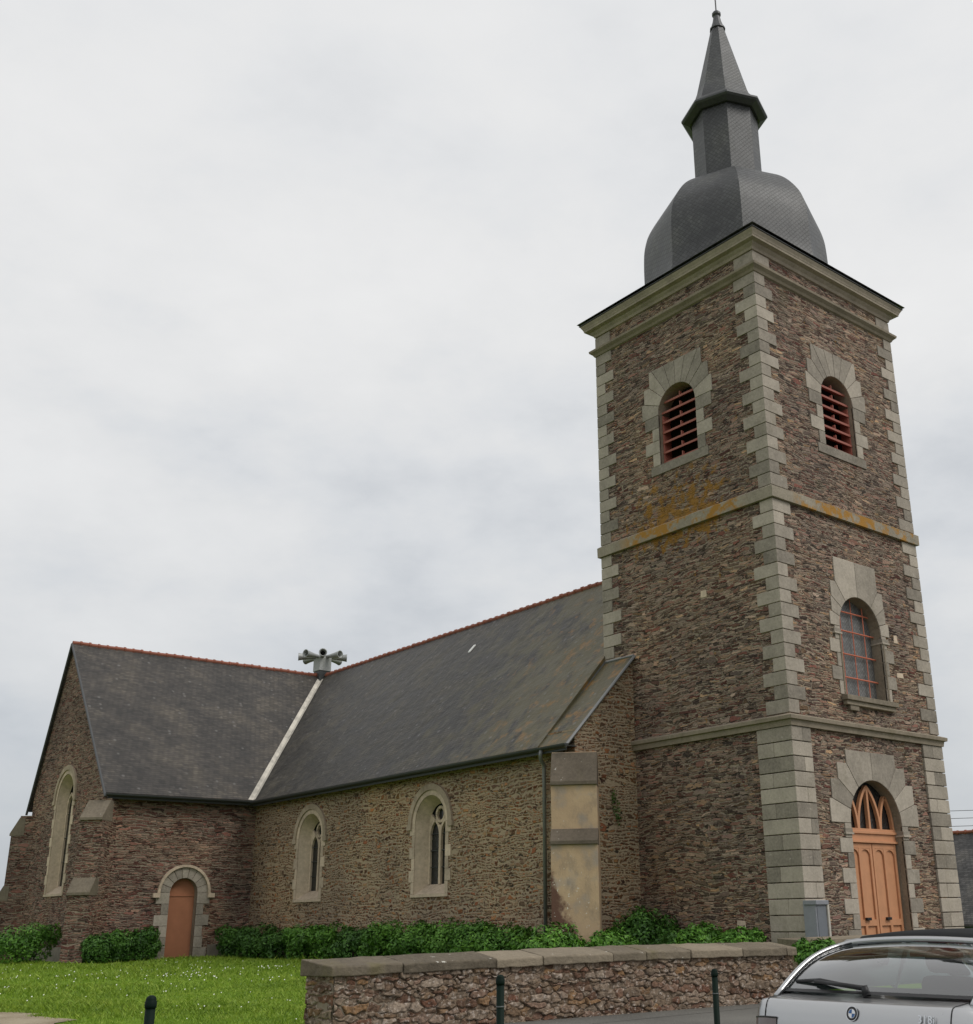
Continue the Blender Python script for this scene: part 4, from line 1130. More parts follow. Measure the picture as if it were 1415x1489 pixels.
m = MB(); q = [P3(.046, -ins-.006, -.3), P3(Lw-.09, -ins-.03, -.3), P3(Lw-.09, -TH+.10, -.3), P3(-.085, -TH+.10, -.3)]
m.add(q+[(x, y, .712) for x, y, z in q], [(0,1,5,4), (1,2,6,5), (2,3,7,6), (3,0,4,7), (4,5,6,7)])
m.build('core', 'far_stone', wall)
m = MB(); a = -.02; kk = 0
lens = [.98, 1.38, .75, 1.2, .62, .85, 1.05, .95, .8]
for k in range(9):
    ln = lens[k]; b = min(a+ln, Lw+.03)
    if k == 8: b = Lw+.03
    sg = .03*math.sin(PI*min(a/Lw, 1)) ; sg2 = .03*math.sin(PI*min(b/Lw, 1))
    j = random.uniform(-.008, .008); jn = random.uniform(-.012, .012)
    za, zb_ = .80+sg+j, .80+sg2+j
    h0, hb = .122, .078
    nseg = 7; rows = []
    for q in range(nseg+1):
        f_ = q/nseg; t = a+.006+(b-a-.012)*f_; z = za+(zb_-za)*f_
        g1, g2, g3, g4 = [random.uniform(-1, 1)*.007 for _ in range(4)]
        bk = -.16*max(0, 1-t/.9)           # the end is cut on the skew
        rows += [P3(t, jn+g1, z-h0+g2), P3(t, jn+g3, z-.016+g4), P3(t, -.022+jn+g1, z+g2), P3(t+bk*.5, -TH*.5, z+hb*.55+g3), P3(t+bk, -TH+g1, z+hb+g4), P3(t+bk, -TH-.01, z-h0)]
    m.add(rows, [(6*q+i, 6*q+(i+1) % 6, 6*q+6+(i+1) % 6, 6*q+6+i) for q in range(nseg) for i in range(6)]+[(5,4,3,2,1,0), tuple(6*nseg+i for i in range(6))])
    a = b
    if a >= Lw: break
m.build('coping', 'coping_stone', wall, bevel=.014)

wall2 = empty('stone_wall', 'short far stretch of churchyard wall in front of the tower door, beyond the car', 'wall', (0, 0, 0), None)
wall_panels('masonry', [
    ((-2.85, -2.03, -.05), (1, 0, 0), (0, -1, 0), 9.0, .70, .03, 8, .22, .10, .035),
    ((-2.85, -1.50, -.05), (0, -1, 0), (-1, 0, 0), .5, .70, .03, 9, .22, .10, .03),
    ((6.15, -1.50, -.05), (-1, 0, 0), (0, 1, 0), 9.0, .70, .06, 10, .22, .10, .03)], 'fieldstone', wall2)
m = MB(); a = -2.95
while a < 6.1:
    b = min(a+random.uniform(.8, 1.4), 6.25)
    m.add([(x, y, z) for x in (a+.006, b-.006) for y, z in ((-2.08, .63), (-2.08, .765), (-1.45, .80), (-1.45, .63))],
          [(0,1,5,4), (1,2,6,5), (2,3,7,6), (3,0,4,7), (3,2,1,0), (4,5,6,7)]); a = b
m.build('coping', 'coping_stone', wall2, bevel=.012)

# ------------------------------------------------------------------ bollards
def bollard(loc, ztop, label, proto=None):
    if proto is None:
        b = empty('bollard', label, 'bollard', loc, 'bollards along the kerb')
        m = MB(); m.lathe([(.040, -.2), (.040, .02), (.034, .03), (.034, .80)], 0, 0, 18, 0, True); m.build('post', 'bollard_paint', b, smooth=True)
        m = MB(); m.lathe([(.039, .785), (.040, .80), (.040, .825), (.035, .832), (.035, .842), (.029, .856), (.016, .864), (.003, .867)], 0, 0, 18, 0, True); m.build('cap', 'bollard_paint', b, smooth=True)
        m = MB(); m.lathe([(.0345, .600), (.0375, .602), (.0375, .612), (.0345, .614)], 0, 0, 18, 0, False); m.build('ring', 'bollard_ring', b, smooth=True)
    else:
        b = proto.copy(); COL.objects.link(b); b['label'] = label; b.location = loc
        for ch in list(proto.children):
            c_ = ch.copy(); COL.objects.link(c_); c_.parent = b
    return b
def on_ray(u, v, depth):
    x = (u-821.86)/1620.86; y = -(v-778.4)/1620.86
    return Vector((-23.3946, -18.2188, 1.35))+(r2*x+u2*y+fw)*depth
# (positions worked out once from the photograph, then fixed in metres)
B1 = bollard((-20.174, -10.051, .01), .84, 'dark green bollard alone at the edge of the lawn')
bollard((-17.035, -9.897, .005), .85, 'dark green bollard in front of the middle of the rubble wall', B1)
bollard((-13.44, -9.13, -.105), .74, 'dark green bollard before the rubble wall, nearest the car', B1)

# ------------------------------------------------------------------ vegetation
def leaf_cloud(centers, radii, n, size, seed, squash=1.0, zmin=0.02, vary=.5):
    r = np.random.default_rng(seed)
    k = len(centers); C = np.array(centers); Rr = np.array(radii)
    wts = (Rr[:, 0]*Rr[:, 2]); wts = wts/wts.sum()
    pick = r.choice(k, n, p=wts)
    d = r.normal(size=(n, 3)); d /= np.linalg.norm(d, axis=1)[:, None]
    rad = 1-np.abs(r.normal(0, .09, n)); rad = np.where(r.random(n) < .12, r.uniform(.6, 1.10, n), rad)
    lump = 1+.10*np.sin(d[:, 0]*7+pick)+.10*np.sin(d[:, 1]*8+pick*2.1)+.08*np.sin(d[:, 2]*9+pick*.7)
    P = C[pick]+d*Rr[pick]*(rad*lump)[:, None]
    keep = P[:, 2] > zmin; P = P[keep]; d = d[keep]; n = len(P)
    nr = d*1.0+r.normal(0, .45, (n, 3))+np.array([0, 0, .30]); nr /= np.linalg.norm(nr, axis=1)[:, None]
    t = np.cross(nr, r.normal(size=(n, 3))); t /= np.linalg.norm(t, axis=1)[:, None]; b = np.cross(nr, t)
    s = size*r.uniform(1-vary, 1+vary, n)[:, None]
    v = np.stack([P-t*s*.9, P+b*s*.42, P+t*s*1.0+nr*s*-.25, P-b*s*.42], 1).reshape(-1, 3)
    return v, n
def mesh_quads(name, v, n, mat, parent=None):
    me = bpy.data.meshes.new(name)
    me.vertices.add(len(v)); me.vertices.foreach_set('co', v.astype(np.float32).ravel())
    me.loops.add(4*n); me.loops.foreach_set('vertex_index', np.arange(4*n, dtype=np.int32))
    me.polygons.add(n); me.polygons.foreach_set('loop_start', np.arange(0, 4*n, 4, dtype=np.int32)); me.polygons.foreach_set('loop_total', np.full(n, 4, dtype=np.int32))
    me.update(); me.validate()
    me.materials.append(MAT[mat]); o = bpy.data.objects.new(name, me); COL.objects.link(o)
    if parent: o.parent = parent
    return o
def shrub(x, y, w_, h_, label, group, seed, mat='shrub_leaf', n=2600, size=.055, dep=None):
    r = random.Random(seed); dep = dep or w_*.85
    e = empty('shrub', label, 'shrub', (x, y, 0), group)
    cs = [(0, 0, h_*.45)]; rs = [(w_*.42, dep*.42, h_*.50)]
    for i in range(9):
        a = i/9*2*PI*2+r.uniform(-.4, .4); q = r.uniform(.18, .36); s = r.uniform(.15, .25)
        cs.append((math.cos(a)*w_*q, math.sin(a)*dep*q, h_*r.uniform(.30, .78))); rs.append((w_*s, dep*s, h_*r.uniform(.17, .27)))
    cs = [(c[0], c[1], c[2]*.98) for c in cs]
    v, k = leaf_cloud(cs, rs, n, size, seed)
    mesh_quads('foliage', v, k, mat, e)
    m = MB()
    for i in range(5):
        a = r.uniform(0, 6.28); q = r.uniform(.12, .3)
        m.tube([(math.cos(a)*.05, math.sin(a)*.05, 0), (math.cos(a)*w_*q*.6, math.sin(a)*dep*q*.6, h_*.35), (math.cos(a+.4)*w_*q, math.sin(a+.4)*dep*q, h_*.72)], [.022, .014, .005], 5)
    m.build('stems', 'bark', e)
    return e
G1, G2, G3 = 'shrubs along the transept', 'shrubs along the nave wall', 'shrubs at the tower foot'
SH = [
 (-10.35, 27.2, 2.3, 1.30, 'big round shrub at the foot of the transept gable, left corner of the church', G1, 'shrub_leaf'),
 (-11.2, 29.5, 1.7, 1.02, 'low shrub behind the big round one at the gable end', G1, 'shrub_leaf'),
 (-8.55, 24.6, 1.15, 1.05, 'dark shrub by the near buttress of the transept', G1, 'dark_shrub_leaf'),
 (-7.70, 24.8, 1.05, .98, 'small dark shrub between buttress and side door', G1, 'dark_shrub_leaf'),
 (-6.85, 24.85, 1.15, 1.16, 'dark shrub just left of the reddish side door', G1, 'dark_shrub_leaf'),
 (-3.35, 24.6, 1.5, 1.14, 'dark shrub just right of the reddish side door', G2, 'dark_shrub_leaf'),
 (-3.35, 22.9, 1.6, 1.08, 'shrub in the inner corner of nave and transept', G2, 'dark_shrub_leaf'),
 (-3.35, 21.0, 1.6, 1.06, 'shrub under the farther nave window', G2, 'dark_shrub_leaf'),
 (-3.35, 19.1, 1.6, 1.08, 'shrub on the near side of the farther nave window', G2, 'shrub_leaf'),
 (-3.35, 17.3, 1.6, 1.12, 'shrub midway between the two nave windows', G2, 'shrub_leaf'),
 (-3.35, 15.6, 1.6, 1.10, 'shrub left of the nearer nave window', G2, 'dark_shrub_leaf'),
 (-3.35, 13.9, 1.6, 1.16, 'shrub beneath the left jamb of the nearer nave window', G2, 'shrub_leaf'),
 (-3.35, 12.2, 1.7, 1.20, 'shrub beneath the right jamb of the nearer nave window', G2, 'shrub_leaf'),
 (-3.35, 10.5, 1.7, 1.24, 'tallest leafy shrub right of the nearer nave window', G2, 'shrub_leaf'),
 (-3.45, 8.9, 1.5, 1.12, 'shrub between nave window and downpipe', G2, 'shrub_leaf'),
 (-3.55, 7.4, 1.6, 1.16, 'bright shrub in front of the downpipe', G2, 'shrub_leaf'),
 (-4.05, 4.75, 1.65, 1.02, 'rounded bright shrub before the plastered buttress', G3, 'shrub_leaf'),
 (-2.55, 4.35, 1.35, .90, 'low rounded shrub right of the plastered buttress', G3, 'shrub_leaf'),
 (-1.00, 4.65, 1.9, 1.42, 'tall dark shrub in the corner of nave and tower', G3, 'dark_shrub_leaf'),
 (-1.15, 3.35, 1.2, .84, 'small shrub against the tower flank', G3, 'dark_shrub_leaf'),
 (-1.15, 2.35, 1.35, 1.06, 'round shrub under the middle of the tower flank', G3, 'shrub_leaf'),
 (-1.15, 1.15, 1.35, .88, 'low shrub by the corner pilaster of the tower', G3, 'shrub_leaf'),
 (-3.75, -3.2, 1.0, .68, 'small shrub in the gap between the two churchyard walls', None, 'shrub_leaf'),
]
for i, (x, y, w_, h_, lb, g, mt) in enumerate(SH):
    shrub(x, y, w_*1.10, h_*((1.14 if i > 15 else 1.09)+.08*math.sin(i*2.4)), lb, g, 100+i, mt, 6500, .056)

e = empty('wall_plant', 'green weed tuft rooted in the gable masonry between buttress and tower', 'plant', (-.95, 5.78, 4.1))
v_, k_ = leaf_cloud([(0, -.06, .25), (.08, -.05, .0), (-.05, -.05, .5), (.10, -.05, -.2)], [(.14, .08, .22), (.12, .07, .2), (.1, .06, .18), (.08, .05, .14)], 190, .036, 77, zmin=-1)
mesh_quads('leaves', v_, k_, 'dark_shrub_leaf', e)
# grass blades and daisies on the lawn
def lawn():
    r = np.random.default_rng(11)
    def field(n, x0, x1, y0, y1):
        return np.stack([r.uniform(x0, x1, n), r.uniform(y0, y1, n)], 1)
    P = np.concatenate([field(120000, -17.6, -9.0, -4.6, 6), field(110000, -17.6, -3.6, 4, 25.2), field(30000, -17.6, -9.8, 25, 48)])
    # keep off the wall, the lane and the shrubs' inner strip
    u = (P-A_)@ud; n_ = (P-A_)@nd_
    keep = ~((u > -.06) & (n_ > -TH-.05))
    e = 0.28*np.sin(P[:, 1]*1.3)+0.20*np.sin(P[:, 1]*3.1+1)+0.10*np.sin(P[:, 1]*7.7)
    keep &= P[:, 0] > -17.62+e+r.uniform(-.15, .35, len(P))
    patch = np.sin(P[:, 0]*1.1+1.3*np.sin(P[:, 1]*.6))+np.sin(P[:, 1]*.9+P[:, 0]*.4)
    keep &= r.random(len(P)) < .80+.15*patch
    P = P[keep]; patch = patch[keep]; n = len(P)
    dist = np.hypot(P[:, 0]+23.4, P[:, 1]+18.2)
    h = r.uniform(.03, .075, n)*(1+.30*patch)*np.where(r.random(n) < .04, 1.7, 1.0)*np.clip(dist/26, .8, 1.5); wd = .0045*dist/18*r.uniform(.7, 1.4, n)
    a = r.uniform(0, 2*PI, n); lean = r.normal(0, .5, (n, 2))*h[:, None]
    t = np.stack([np.cos(a), np.sin(a)], 1)*wd[:, None]
    z = gz(P[:, 0], P[:, 1])
    b0 = np.c_[P-t, z]; b1 = np.c_[P+t, z]; m1 = np.c_[P+t*.7+lean*.45, z+h*.6]; tp = np.c_[P+lean, z+h]
    v = np.stack([b0, b1, m1, tp], 1).reshape(-1, 3)
    o = mesh_quads('grass', v, n, 'grass_blade'); o['kind'] = 'stuff'
    o['label'] = 'short green grass of the churchyard lawn'; o['category'] = 'grass'
    # daisies in loose drifts
    C = field(24, -17.2, -5.5, -3, 24); D = []
    for c in C:
        k = r.integers(3, 18); D.append(c+r.normal(0, 1, (k, 2))*np.array([1.5, .5])*r.uniform(.4, 1.1))
    D.append(field(110, -17.2, -4.5, -3.5, 24.6)); D = np.concatenate(D)
    u = (D-A_)@ud; n_ = (D-A_)@nd_
    D = D[~((u > -.06) & (n_ > -TH-.05)) & (D[:, 0] > -17.2) & (D[:, 0] < -4.3)]
    n = len(D); dist = np.hypot(D[:, 0]+23.4, D[:, 1]+18.2); s = (.0125*np.clip(dist/24, .8, 1.3)*r.uniform(.7, 1.3, n))[:, None]
    z = gz(D[:, 0], D[:, 1])+r.uniform(.06, .10, n); c = np.c_[D, z]
    tv = np.array([-.55, -.5, .67]); e1 = np.array([.67, -.74, 0.]); e1 /= np.linalg.norm(e1); e2 = np.cross(tv, e1); e2 /= np.linalg.norm(e2)
    v = np.stack([c-e1*s, c-e2*s, c+e1*s, c+e2*s], 1).reshape(-1, 3)
    o = mesh_quads('daisies', v, n, 'daisy'); o['kind'] = 'stuff'
    o['label'] = 'white daisies scattered over the lawn'; o['category'] = 'flowers'
lawn()

# far tree and low wall at the left edge
def tree(x, y, h_, w_, label, seed, gnd=0.0):
    e = empty('tree', label, 'tree', (x, y, gnd))
    r = random.Random(seed); cs = []; rs = []
    for i in range(26):
        a = r.uniform(0, 6.28); q = r.uniform(0, .42)*w_; z = h_*r.uniform(.25, .88)
        k = 1-abs(z/h_-.5)*.9
        cs.append((math.cos(a)*q*k, math.sin(a)*q*k, z)); s = r.uniform(.13, .22)*w_; rs.append((s, s, s*.8))
    v, n = leaf_cloud(cs, rs, 9000, .13, seed, zmin=.3)
    mesh_quads('crown', v, n, 'tree_leaf', e)
    m = MB(); m.tube([(0, 0, -.2), (.05, 0, h_*.3), (.0, .1, h_*.75)], [.22, .16, .04], 8)
    for i in range(6):
        a = i*1.05; m.tube([(0, 0, h_*(.25+.06*i)), (math.cos(a)*w_*.3, math.sin(a)*w_*.3, h_*(.5+.05*i))], [.09, .02], 5)
    m.build('trunk', 'bark', e)
tree(1.8, 86.0, 3.6, 5.2, 'distant leafy tree past the gable end at the left edge', 41)
m = MB()
for k in range(12):
    m.box(-6+k*1.5+.01, 80.0, -.3, -4.5+k*1.5-.01, 80.5, .72+.03*math.sin(k*2.1))
tag(m.build('garden_wall', 'far_stone', None, bevel=.03), 'distant low stone wall beyond the gable end at the left edge', 'wall')

# ------------------------------------------------------------------ house beyond, at the right
house = empty('house', 'long low slate roofed house beyond the tower at the right edge', 'house', (0, 0, 0))
hx0, hxr, hx1, hy0, hy1 = 24.6, 27.9, 31.2, -12.0, 26.0
m = MB()
hp = lambda s, z, d: (s, d, z)
m.prism([(hx0+.25, -2.2), (hx1-.25, -2.2), (hx1-.25, .85), (hxr, 4.62), (hx0+.25, .85)], hp, hy0, hy1, True)
m.build('wall', 'house_wall', house)
m = MB()
for sgn in (0, 1):
    pts = [(hx0, hy0-.2), (hx0, hy1+.2), (hxr, hy1+.2), (hxr, hy0-.2)] if sgn == 0 else [(hxr, hy0-.2), (hxr, hy1+.2), (hx1, hy1+.2), (hx1, hy0-.2)]
    roof_poly(m, pts, (lambda x, y: .68+(x-hx0)*1.265) if sgn == 0 else (lambda x, y: .68+(hx1-x)*1.265), .12)
hr = m.build('roof', 'house_slate', house)
ridge('ridge_tiles', (hxr, hy0-.2, 4.88), (hxr, hy1+.2, 4.88), house, 90)
m = MB(); gutter(m, (hx0-.07, hy0-.2, .60), (hx0-.07, hy1+.2, .60)); m.build('gutter', 'zinc_dark', house)
# overhead wires
for k, z in enumerate((5.95, 5.58, 5.20)):
    m = MB(); p0 = Vector((20.5, 21.0, z+.05)); p1 = Vector((40.0, 1.5, z+.35))
    m.tube([p0.lerp(p1, t)-Vector((0, 0, .5*t*(1-t))) for t in np.linspace(0, 1, 14)], .014, 5)
    tag(m.build('overhead_wire', 'wire', None), ('topmost', 'middle', 'lowest')[k]+' of the thin overhead wires crossing the sky right of the tower', 'wire', 'overhead wires')

# ------------------------------------------------------------------ CAR
car = empty('parked_car', 'silver hatchback with dark folding top parked by the wall, seen from behind', 'car', (-17.40, -13.78, -.17))
# local axes: x forward, y left, z up
def loft(m, secs, closed_ends=True):
    n = len(secs[0]); vs = [p for s in secs for p in s]; fs = []
    for i in range(len(secs)-1):
        for k in range(n):
            fs.append((i*n+k, i*n+(k+1) % n, (i+1)*n+(k+1) % n, (i+1)*n+k))
    if closed_ends: fs += [tuple(reversed(range(n))), tuple(range((len(secs)-1)*n, len(secs)*n))]
    m.add(vs, fs)
def sec(x, zb, zt, hw, hb=None, crown=.02, xt=None, rad=.05):
    """closed cross-section: zb floor, zt shoulder"""
    hb = hb or hw*.90; xt = x if xt is None else xt
    zs = [zb, zb+.05, zb+(zt-zb)*.35, zb+(zt-zb)*.62, zt-rad, zt-rad*.3, zt]
    ws = [hb, hb+.03, hw, hw, hw-.025, hw-.05, hw-.10]
    xs = [x+(xt-x)*((z-zb)/(zt-zb)) for z in zs]
    half = list(zip(xs, ws, zs))
    R_ = [(a, -b, c) for a, b, c in half]
    top = [(xs[-1], -(hw-.10)*.5, zt+crown*.75), (xs[-1], 0, zt+crown), (xs[-1], (hw-.10)*.5, zt+crown*.75)]
    L_ = [(a, b, c) for a, b, c in reversed(half)]
    bot = [(x, hb*.5, zb), (x, 0, zb), (x, -hb*.5, zb)]
    return R_+top+L_+bot
m = MB()
S = [sec(.30, .26, .99, .838, .78, .012, .38), sec(.34, .26, .995, .840, .78, .012, .42), sec(.6, .26, 1.0, .845, .78, .010), sec(.9, .24, .985, .849, .78, .0),
     sec(1.6, .22, .965, .850, .79, .0), sec(2.6, .22, .95, .850, .79, .0), sec(2.95, .22, .945, .846, .79, .02), sec(3.4, .24, .88, .835, .77, .035), sec(3.85, .28, .79, .80, .74, .035), sec(4.08, .34, .70, .74, .70, .03), sec(4.16, .40, .62, .66, .62, .01)]
loft(m, S)
body = m.build('body', 'car_paint', car, smooth=True)
sd_m = body.modifiers.new('sub', 'SUBSURF'); sd_m.levels = 1; sd_m.render_levels = 2
# rear end: one curved shell with a crisp tailgate lip
PLAN = np.array([(0, 0), (.30, .004), (.50, .012), (.62, .024), (.70, .042), (.76, .072), (.80, .112), (.828, .175), (.842, .27), (.846, .42)])
PROF = np.array([(.56, .020), (.66, .004), (.76, .004), (.86, .018), (.93, .036), (.968, .052), (.985, .066), (.993, .085), (.996, .12), (1.002, .20), (1.014, .30), (1.022, .36)])   # z, x
def rear_pt(y, z, out=0.0):
    a = abs(y); px = float(np.interp(a, PLAN[:, 0], PLAN[:, 1])); qx = float(np.interp(z, PROF[:, 0], PROF[:, 1]))
    drop = .030*max(0, (a-.62)/.22)**2
    return (px+qx-out, y*(1+out*.4), z-drop*max(0, min(1, (z-.7)/.25)))
ys_half = [0, .1, .2, .3, .4, .5, .57, .62, .66, .70, .735, .76, .78, .80, .815, .828, .836, .842, .846]
ycol = [-q for q in ys_half[::-1]]+ys_half[1:]
zrow = [.56, .60, .64, .68, .72, .76, .80, .83, .86, .89, .91, .93, .95, .968, .978, .985, .990, .993, .995, .996, .999, 1.005, 1.014, 1.022]
def rear_grid(ys, zs, out):
    m = MB(); m.v = [rear_pt(y, z, out) for z in zs for y in ys]; n = len(ys)
    m.f = [(i*n+k, i*n+k+1, (i+1)*n+k+1, (i+1)*n+k) for i in range(len(zs)-1) for k in range(n-1)]
    return m
tailgate = rear_grid(ycol, zrow, 0.0).build('tailgate', 'car_paint', car, smooth=True)
# bumper
m = MB()
loft(m, [sec(-.06, .30, .56, .70, .66, .0), sec(-.05, .28, .585, .80, .76, .0), sec(.30, .26, .585, .862, .8, .0)])
m.build('rear_bumper', 'car_paint', car, smooth=True)
m = MB(); m.box(-.085, -.66, .45, -.03, .66, .50); m.build('bumper_strip', 'car_black', car, bevel=.01)
# cabin: rear window frame, roof
RG0, RG1 = (.31, 1.03), (.90, 1.287)           # rear glass foot and head (x, z)
WS0, WS1 = (2.95, .98), (2.20, 1.34)
hwB, hwT = .695, .60
def strip_loft(m, A, B):
    n = len(A); m.add(A+B, [(i, i+1, n+i+1, n+i) for i in range(n-1)])
def grid_loft(m, rows):
    n = len(rows[0]); m.add([p for r_ in rows for p in r_], [(i*n+k, i*n+k+1, (i+1)*n+k+1, (i+1)*n+k) for i in range(len(rows)-1) for k in range(n-1)])
def cabin_pt(t, side, off=0.0):
    x = RG0[0]+(RG1[0]-RG0[0])*t; z = RG0[1]+(RG1[1]-RG0[1])*t+.045*math.sin(PI*t)
    return x, side*(hwB+(hwT-hwB)*t+.02*math.sin(PI*t)+off), z
def frame_path(off, lift):
    L = [cabin_pt(t, 1, off) for t in np.linspace(-.12, .93, 12)]
    hw = hwT+off; top = []
    for q in np.linspace(0, 1, 15):
        y = (hw-.05)*(1-2*q); top.append((RG1[0]+.012+off*.6-.05*(1-(y/hw)**2)*1.0, y, RG1[1]+.004+off*.35+.030*(1-(y/hw)**2)))
    Rr = [(x, -y, z) for x, y, z in reversed(L)]
    return [(x, y, z+lift) for x, y, z in L+top+Rr]
m = MB(); m.tube(frame_path(.016, .008), .021, 10); m.build('rear_frame', 'car_paint', car, smooth=True)
m = MB(); m.tube(frame_path(-.004, .012), .007, 8); m.build('glass_seal', 'car_black', car, smooth=True)
for side in (1, -1):
    m = MB(); ts = np.linspace(-.12, .98, 9)
    A = [Vector(cabin_pt(t, side, .045)) for t in ts]; Bq = [Vector((x_, side*.80, .985)) for x_ in np.linspace(.26, .70, 9)]
    strip_loft(m, [tuple(q) for q in A], [tuple(q) for q in Bq]); m.build('quarter_panel', 'car_paint', car, smooth=True)
# side glass house below the roof rail
m = MB()
for side in (1, -1):
    a = [(.45, side*.79, 1.0), (.92, side*.64, 1.27), (2.15, side*.62, 1.30), (2.85, side*.76, .98)]
    m.add(a, [(0, 1, 2, 3)])
m.build('side_window', 'car_glass', car)
m = MB()
for side in (1, -1):
    m.tube([(.92, side*.61, 1.295), (1.5, side*.615, 1.325), (2.18, side*.60, 1.325), (2.95, side*.755, .965)], .032, 8)
    m.tube([(1.72, side*.805, .98), (1.70, side*.62, 1.335)], .03, 8)
m.build('roof_rail', 'car_paint', car, smooth=True)
def arc_y(x, z, hw, crown, n=14, dx=0.0):
    return [(x+dx*(1-(2*i/n-1)**2), hw*(2*i/n-1), z+crown*(1-(2*i/n-1)**2)) for i in range(n+1)]
m = MB()
rows = [arc_y(x, z, h_, c_) for x, z, h_, c_ in ((RG1[0]-.01, 1.290, .50, .032), (RG1[0]+.03, 1.328, .52, .034), (RG1[0]+.12, 1.348, .55, .032), (RG1[0]+.4, 1.362, .57, .030), (1.75, 1.362, .58, .026), (2.15, 1.35, .57, .02), (2.25, 1.33, .56, .02))]
grid_loft(m, rows)
m.build('roof_cover', 'car_top', car, smooth=True)
# glass
def pane(x0, z0_, h0, x1, z1_, h1, bul, name, c0=.0, c1=.03):
    m = MB(); n = 10; rows = []
    for i in range(n+1):
        t = i/n; x = x0+(x1-x0)*t; z = z0_+(z1_-z0_)*t+bul*math.sin(PI*t); hh = h0+(h1-h0)*t+.02*math.sin(PI*t)
        rows.append(arc_y(x, z, hh, c0+(c1-c0)*t, dx=-.05*(1-.0*t)))
    grid_loft(m, rows)
    return m.build(name, 'car_glass', car, smooth=True)
pane(RG0[0], RG0[1]-.002, hwB+.006, RG1[0]-.012, RG1[1]-.006, hwT-.002, .045, 'rear_window')
pane(WS0[0], WS0[1], .70, WS1[0], WS1[1]-.01, .56, .03, 'windscreen')
# black band under the rear glass
m = MB()
a = arc_y(RG0[0]-.02, RG0[1]-.006, hwB+.01, .004, dx=-.05); b = arc_y(RG0[0]+.012, RG0[1]+.010, hwB-.01, .004, dx=-.05)
strip_loft(m, a, b); m.build('glass_seal', 'car_black', car, smooth=True)
# seams and lamps
for side in (1, -1):
    m = MB(); m.tube([rear_pt(side*.668, z, .0005) for z in (.885, .92, .95, .975, .988, .994, .997, 1.004, 1.018)], .0045, 6); m.build('tailgate_seam', 'car_black', tailgate)
    yl = [side*q for q in (.555, .60, .64, .68, .72, .76, .79, .81, .828, .838, .846)]
    lamp = rear_grid(yl, [.69, .73, .78, .83, .868, .880], .007).build('tail_lamp', 'lamp_smoke', car, smooth=True)
    rear_grid(yl[1:], [.70, .73, .77, .805], .0095).build('brake_lens', 'lamp_red', lamp, smooth=True)
    m = MB(); m.tube([rear_pt(y, .884, .006) for y in yl], .006, 6); m.build('lamp_trim', 'car_black', lamp)
m = MB(); m.box(-.012, -.26, .665, .02, .26, .775); m.build('number_plate', 'white_plate', car, bevel=.006)
# wiper
m = MB()
m.tube([(.262, .03, 1.062), (.255, .20, 1.078), (.330, .46, 1.088)], [.016, .014, .010], 8)
m.tube([(.262, .16, 1.072), (.335, .42, 1.096), (.375, .645, 1.082)], [.014, .013, .010], 6)
m.tube([(.268, .02, 1.015), (.262, .03, 1.078)], [.026, .020], 10)
m.build('rear_wiper', 'car_black', car, smooth=True)
# high brake light inside the glass
m = MB(); m.box(.84, -.30, 1.225, .90, .06, 1.26); m.build('high_brake_light', 'lamp_red', car, bevel=.006)
# roundel on the tailgate
def disc(m, r0, r1, a0, a1, x, yc, zc, n=10, lean=.26):
    P = []
    for i in range(n+1):
        a = a0+(a1-a0)*i/n
        for r_ in (r0, r1): P.append((x+lean*(r_*math.sin(a)), yc-r_*math.cos(a), zc+r_*math.sin(a)))
    m.add(P, [(2*i, 2*i+1, 2*i+3, 2*i+2) for i in range(n)])
ex, ez, EY = .0305, .935, -.03
m = MB(); disc(m, .0, .041, 0, 2*PI, ex, EY, ez, 28); emb = m.build('roundel', 'car_black', car, recalc=False)
m = MB(); disc(m, .0385, .0415, 0, 2*PI, ex-.002, EY, ez, 28); disc(m, .0235, .0255, 0, 2*PI, ex-.003, EY, ez, 28); m.build('rim', 'chrome', emb, recalc=False)
m = MB(); disc(m, 0, .0235, 0, PI/2, ex-.002, EY, ez); disc(m, 0, .0235, PI, 3*PI/2, ex-.002, EY, ez); m.build('white_quarters', 'emblem_white', emb, recalc=False)
m = MB(); disc(m, 0, .0235, PI/2, PI, ex-.002, EY, ez); disc(m, 0, .0235, 3*PI/2, 2*PI, ex-.002, EY, ez); m.build('blue_quarters', 'emblem_blue', emb, recalc=False)
# badge lettering on the right of the tailgate
cu = bpy.data.curves.new('badge', 'FONT'); cu.body = '318i'; cu.size = .062; cu.extrude = .003; cu.space_character = 1.05
tmp = bpy.data.objects.new('badge', cu); COL.objects.link(tmp)
me = bpy.data.meshes.new_from_object(tmp.evaluated_get(bpy.context.evaluated_depsgraph_get()))
bpy.data.objects.remove(tmp); me.name = 'badge_lettering'; me.materials.append(MAT['chrome'])
bo = bpy.data.objects.new('badge_lettering', me); COL.objects.link(bo); bo.parent = car
bo.matrix_local = Matrix(((0, .17, -.985, .034), (-1, 0, 0, -.475), (0, .985, .17, .905), (0, 0, 0, 1)))
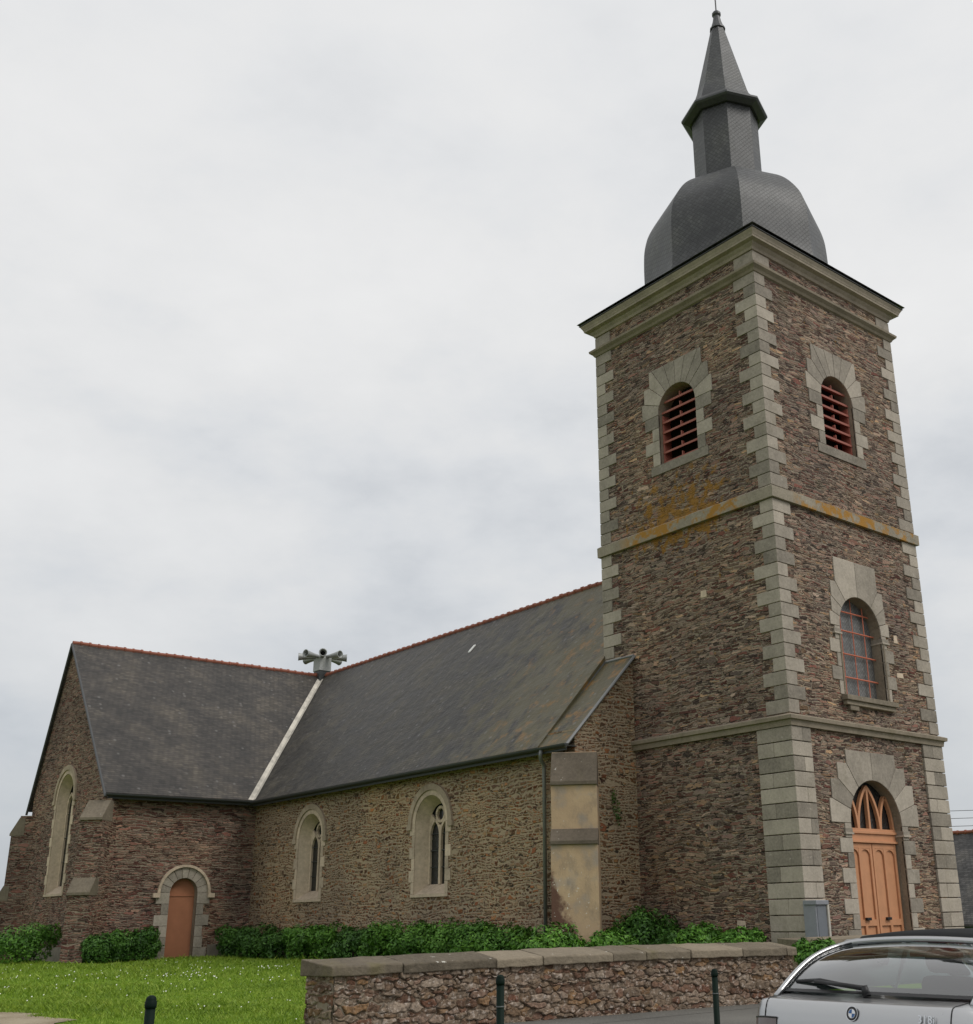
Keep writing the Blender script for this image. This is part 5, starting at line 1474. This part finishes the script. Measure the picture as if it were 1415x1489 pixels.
# seats and dashboard seen through the glass
for y in (.36, -.36):
    m = MB()
    loft(m, [[(x+dx_, y+sy2*w2, z) for sy2, dx_ in ((-1, 0), (1, 0), (1, .14), (-1, .14))] for x, z, w2 in ((1.86, .45, .24), (1.80, .75, .25), (1.70, 1.0, .21), (1.68, 1.06, .17))])
    loft(m, [[(x+dx_, y+sy2*w2, z) for sy2, dx_ in ((-1, 0), (1, 0), (1, .09), (-1, .09))] for x, z, w2 in ((1.69, 1.08, .12), (1.68, 1.14, .14), (1.66, 1.21, .13), (1.66, 1.24, .09))])
    m.build('front_seat', 'car_cloth', car, bevel=.03)
m = MB(); loft(m, [[(x+dx_, sy2*w2, z) for sy2, dx_ in ((-1, 0), (1, 0), (1, .14), (-1, .14))] for x, z, w2 in ((.98, .55, .62), (.90, .90, .62), (.88, 1.02, .55))]); m.build('rear_seat', 'car_cloth', car, bevel=.03)
m = MB(); m.box(2.55, -.70, .60, 2.85, .70, .97); m.build('dashboard', 'car_cloth', car, bevel=.03)
m = MB(); m.box(.36, -.66, .95, .90, .66, .985); m.build('parcel_shelf', 'car_cloth', car, bevel=.01)
# wheels
def wheel(x, y, sgn, proto=None):
    m = MB(); n = 28
    prof = [(.20, -.09), (.295, -.095), (.31, -.07), (.312, 0), (.31, .07), (.295, .095), (.20, .09)]
    vs = []; fs = []
    for r_, w_ in prof:
        for k in range(n): vs.append((r_*math.cos(2*PI*k/n), w_, r_*math.sin(2*PI*k/n)))
    for i in range(len(prof)-1):
        for k in range(n): fs.append((i*n+k, i*n+(k+1) % n, (i+1)*n+(k+1) % n, (i+1)*n+k))
    m.add(vs, fs); t = m.build('wheel', 'rubber', car, smooth=True); t.location = (x, y, .312)
    m = MB(); ring = [(.20*math.cos(2*PI*k/n), sgn*.07, .20*math.sin(2*PI*k/n)) for k in range(n)]
    m.add(ring+[(0, sgn*.085, 0)], [(k, (k+1) % n, n) for k in range(n)]); m.build('rim', 'alloy', t)
for x in (.80, 3.50):
    for s_ in (1, -1): wheel(x, s_*.76, s_)
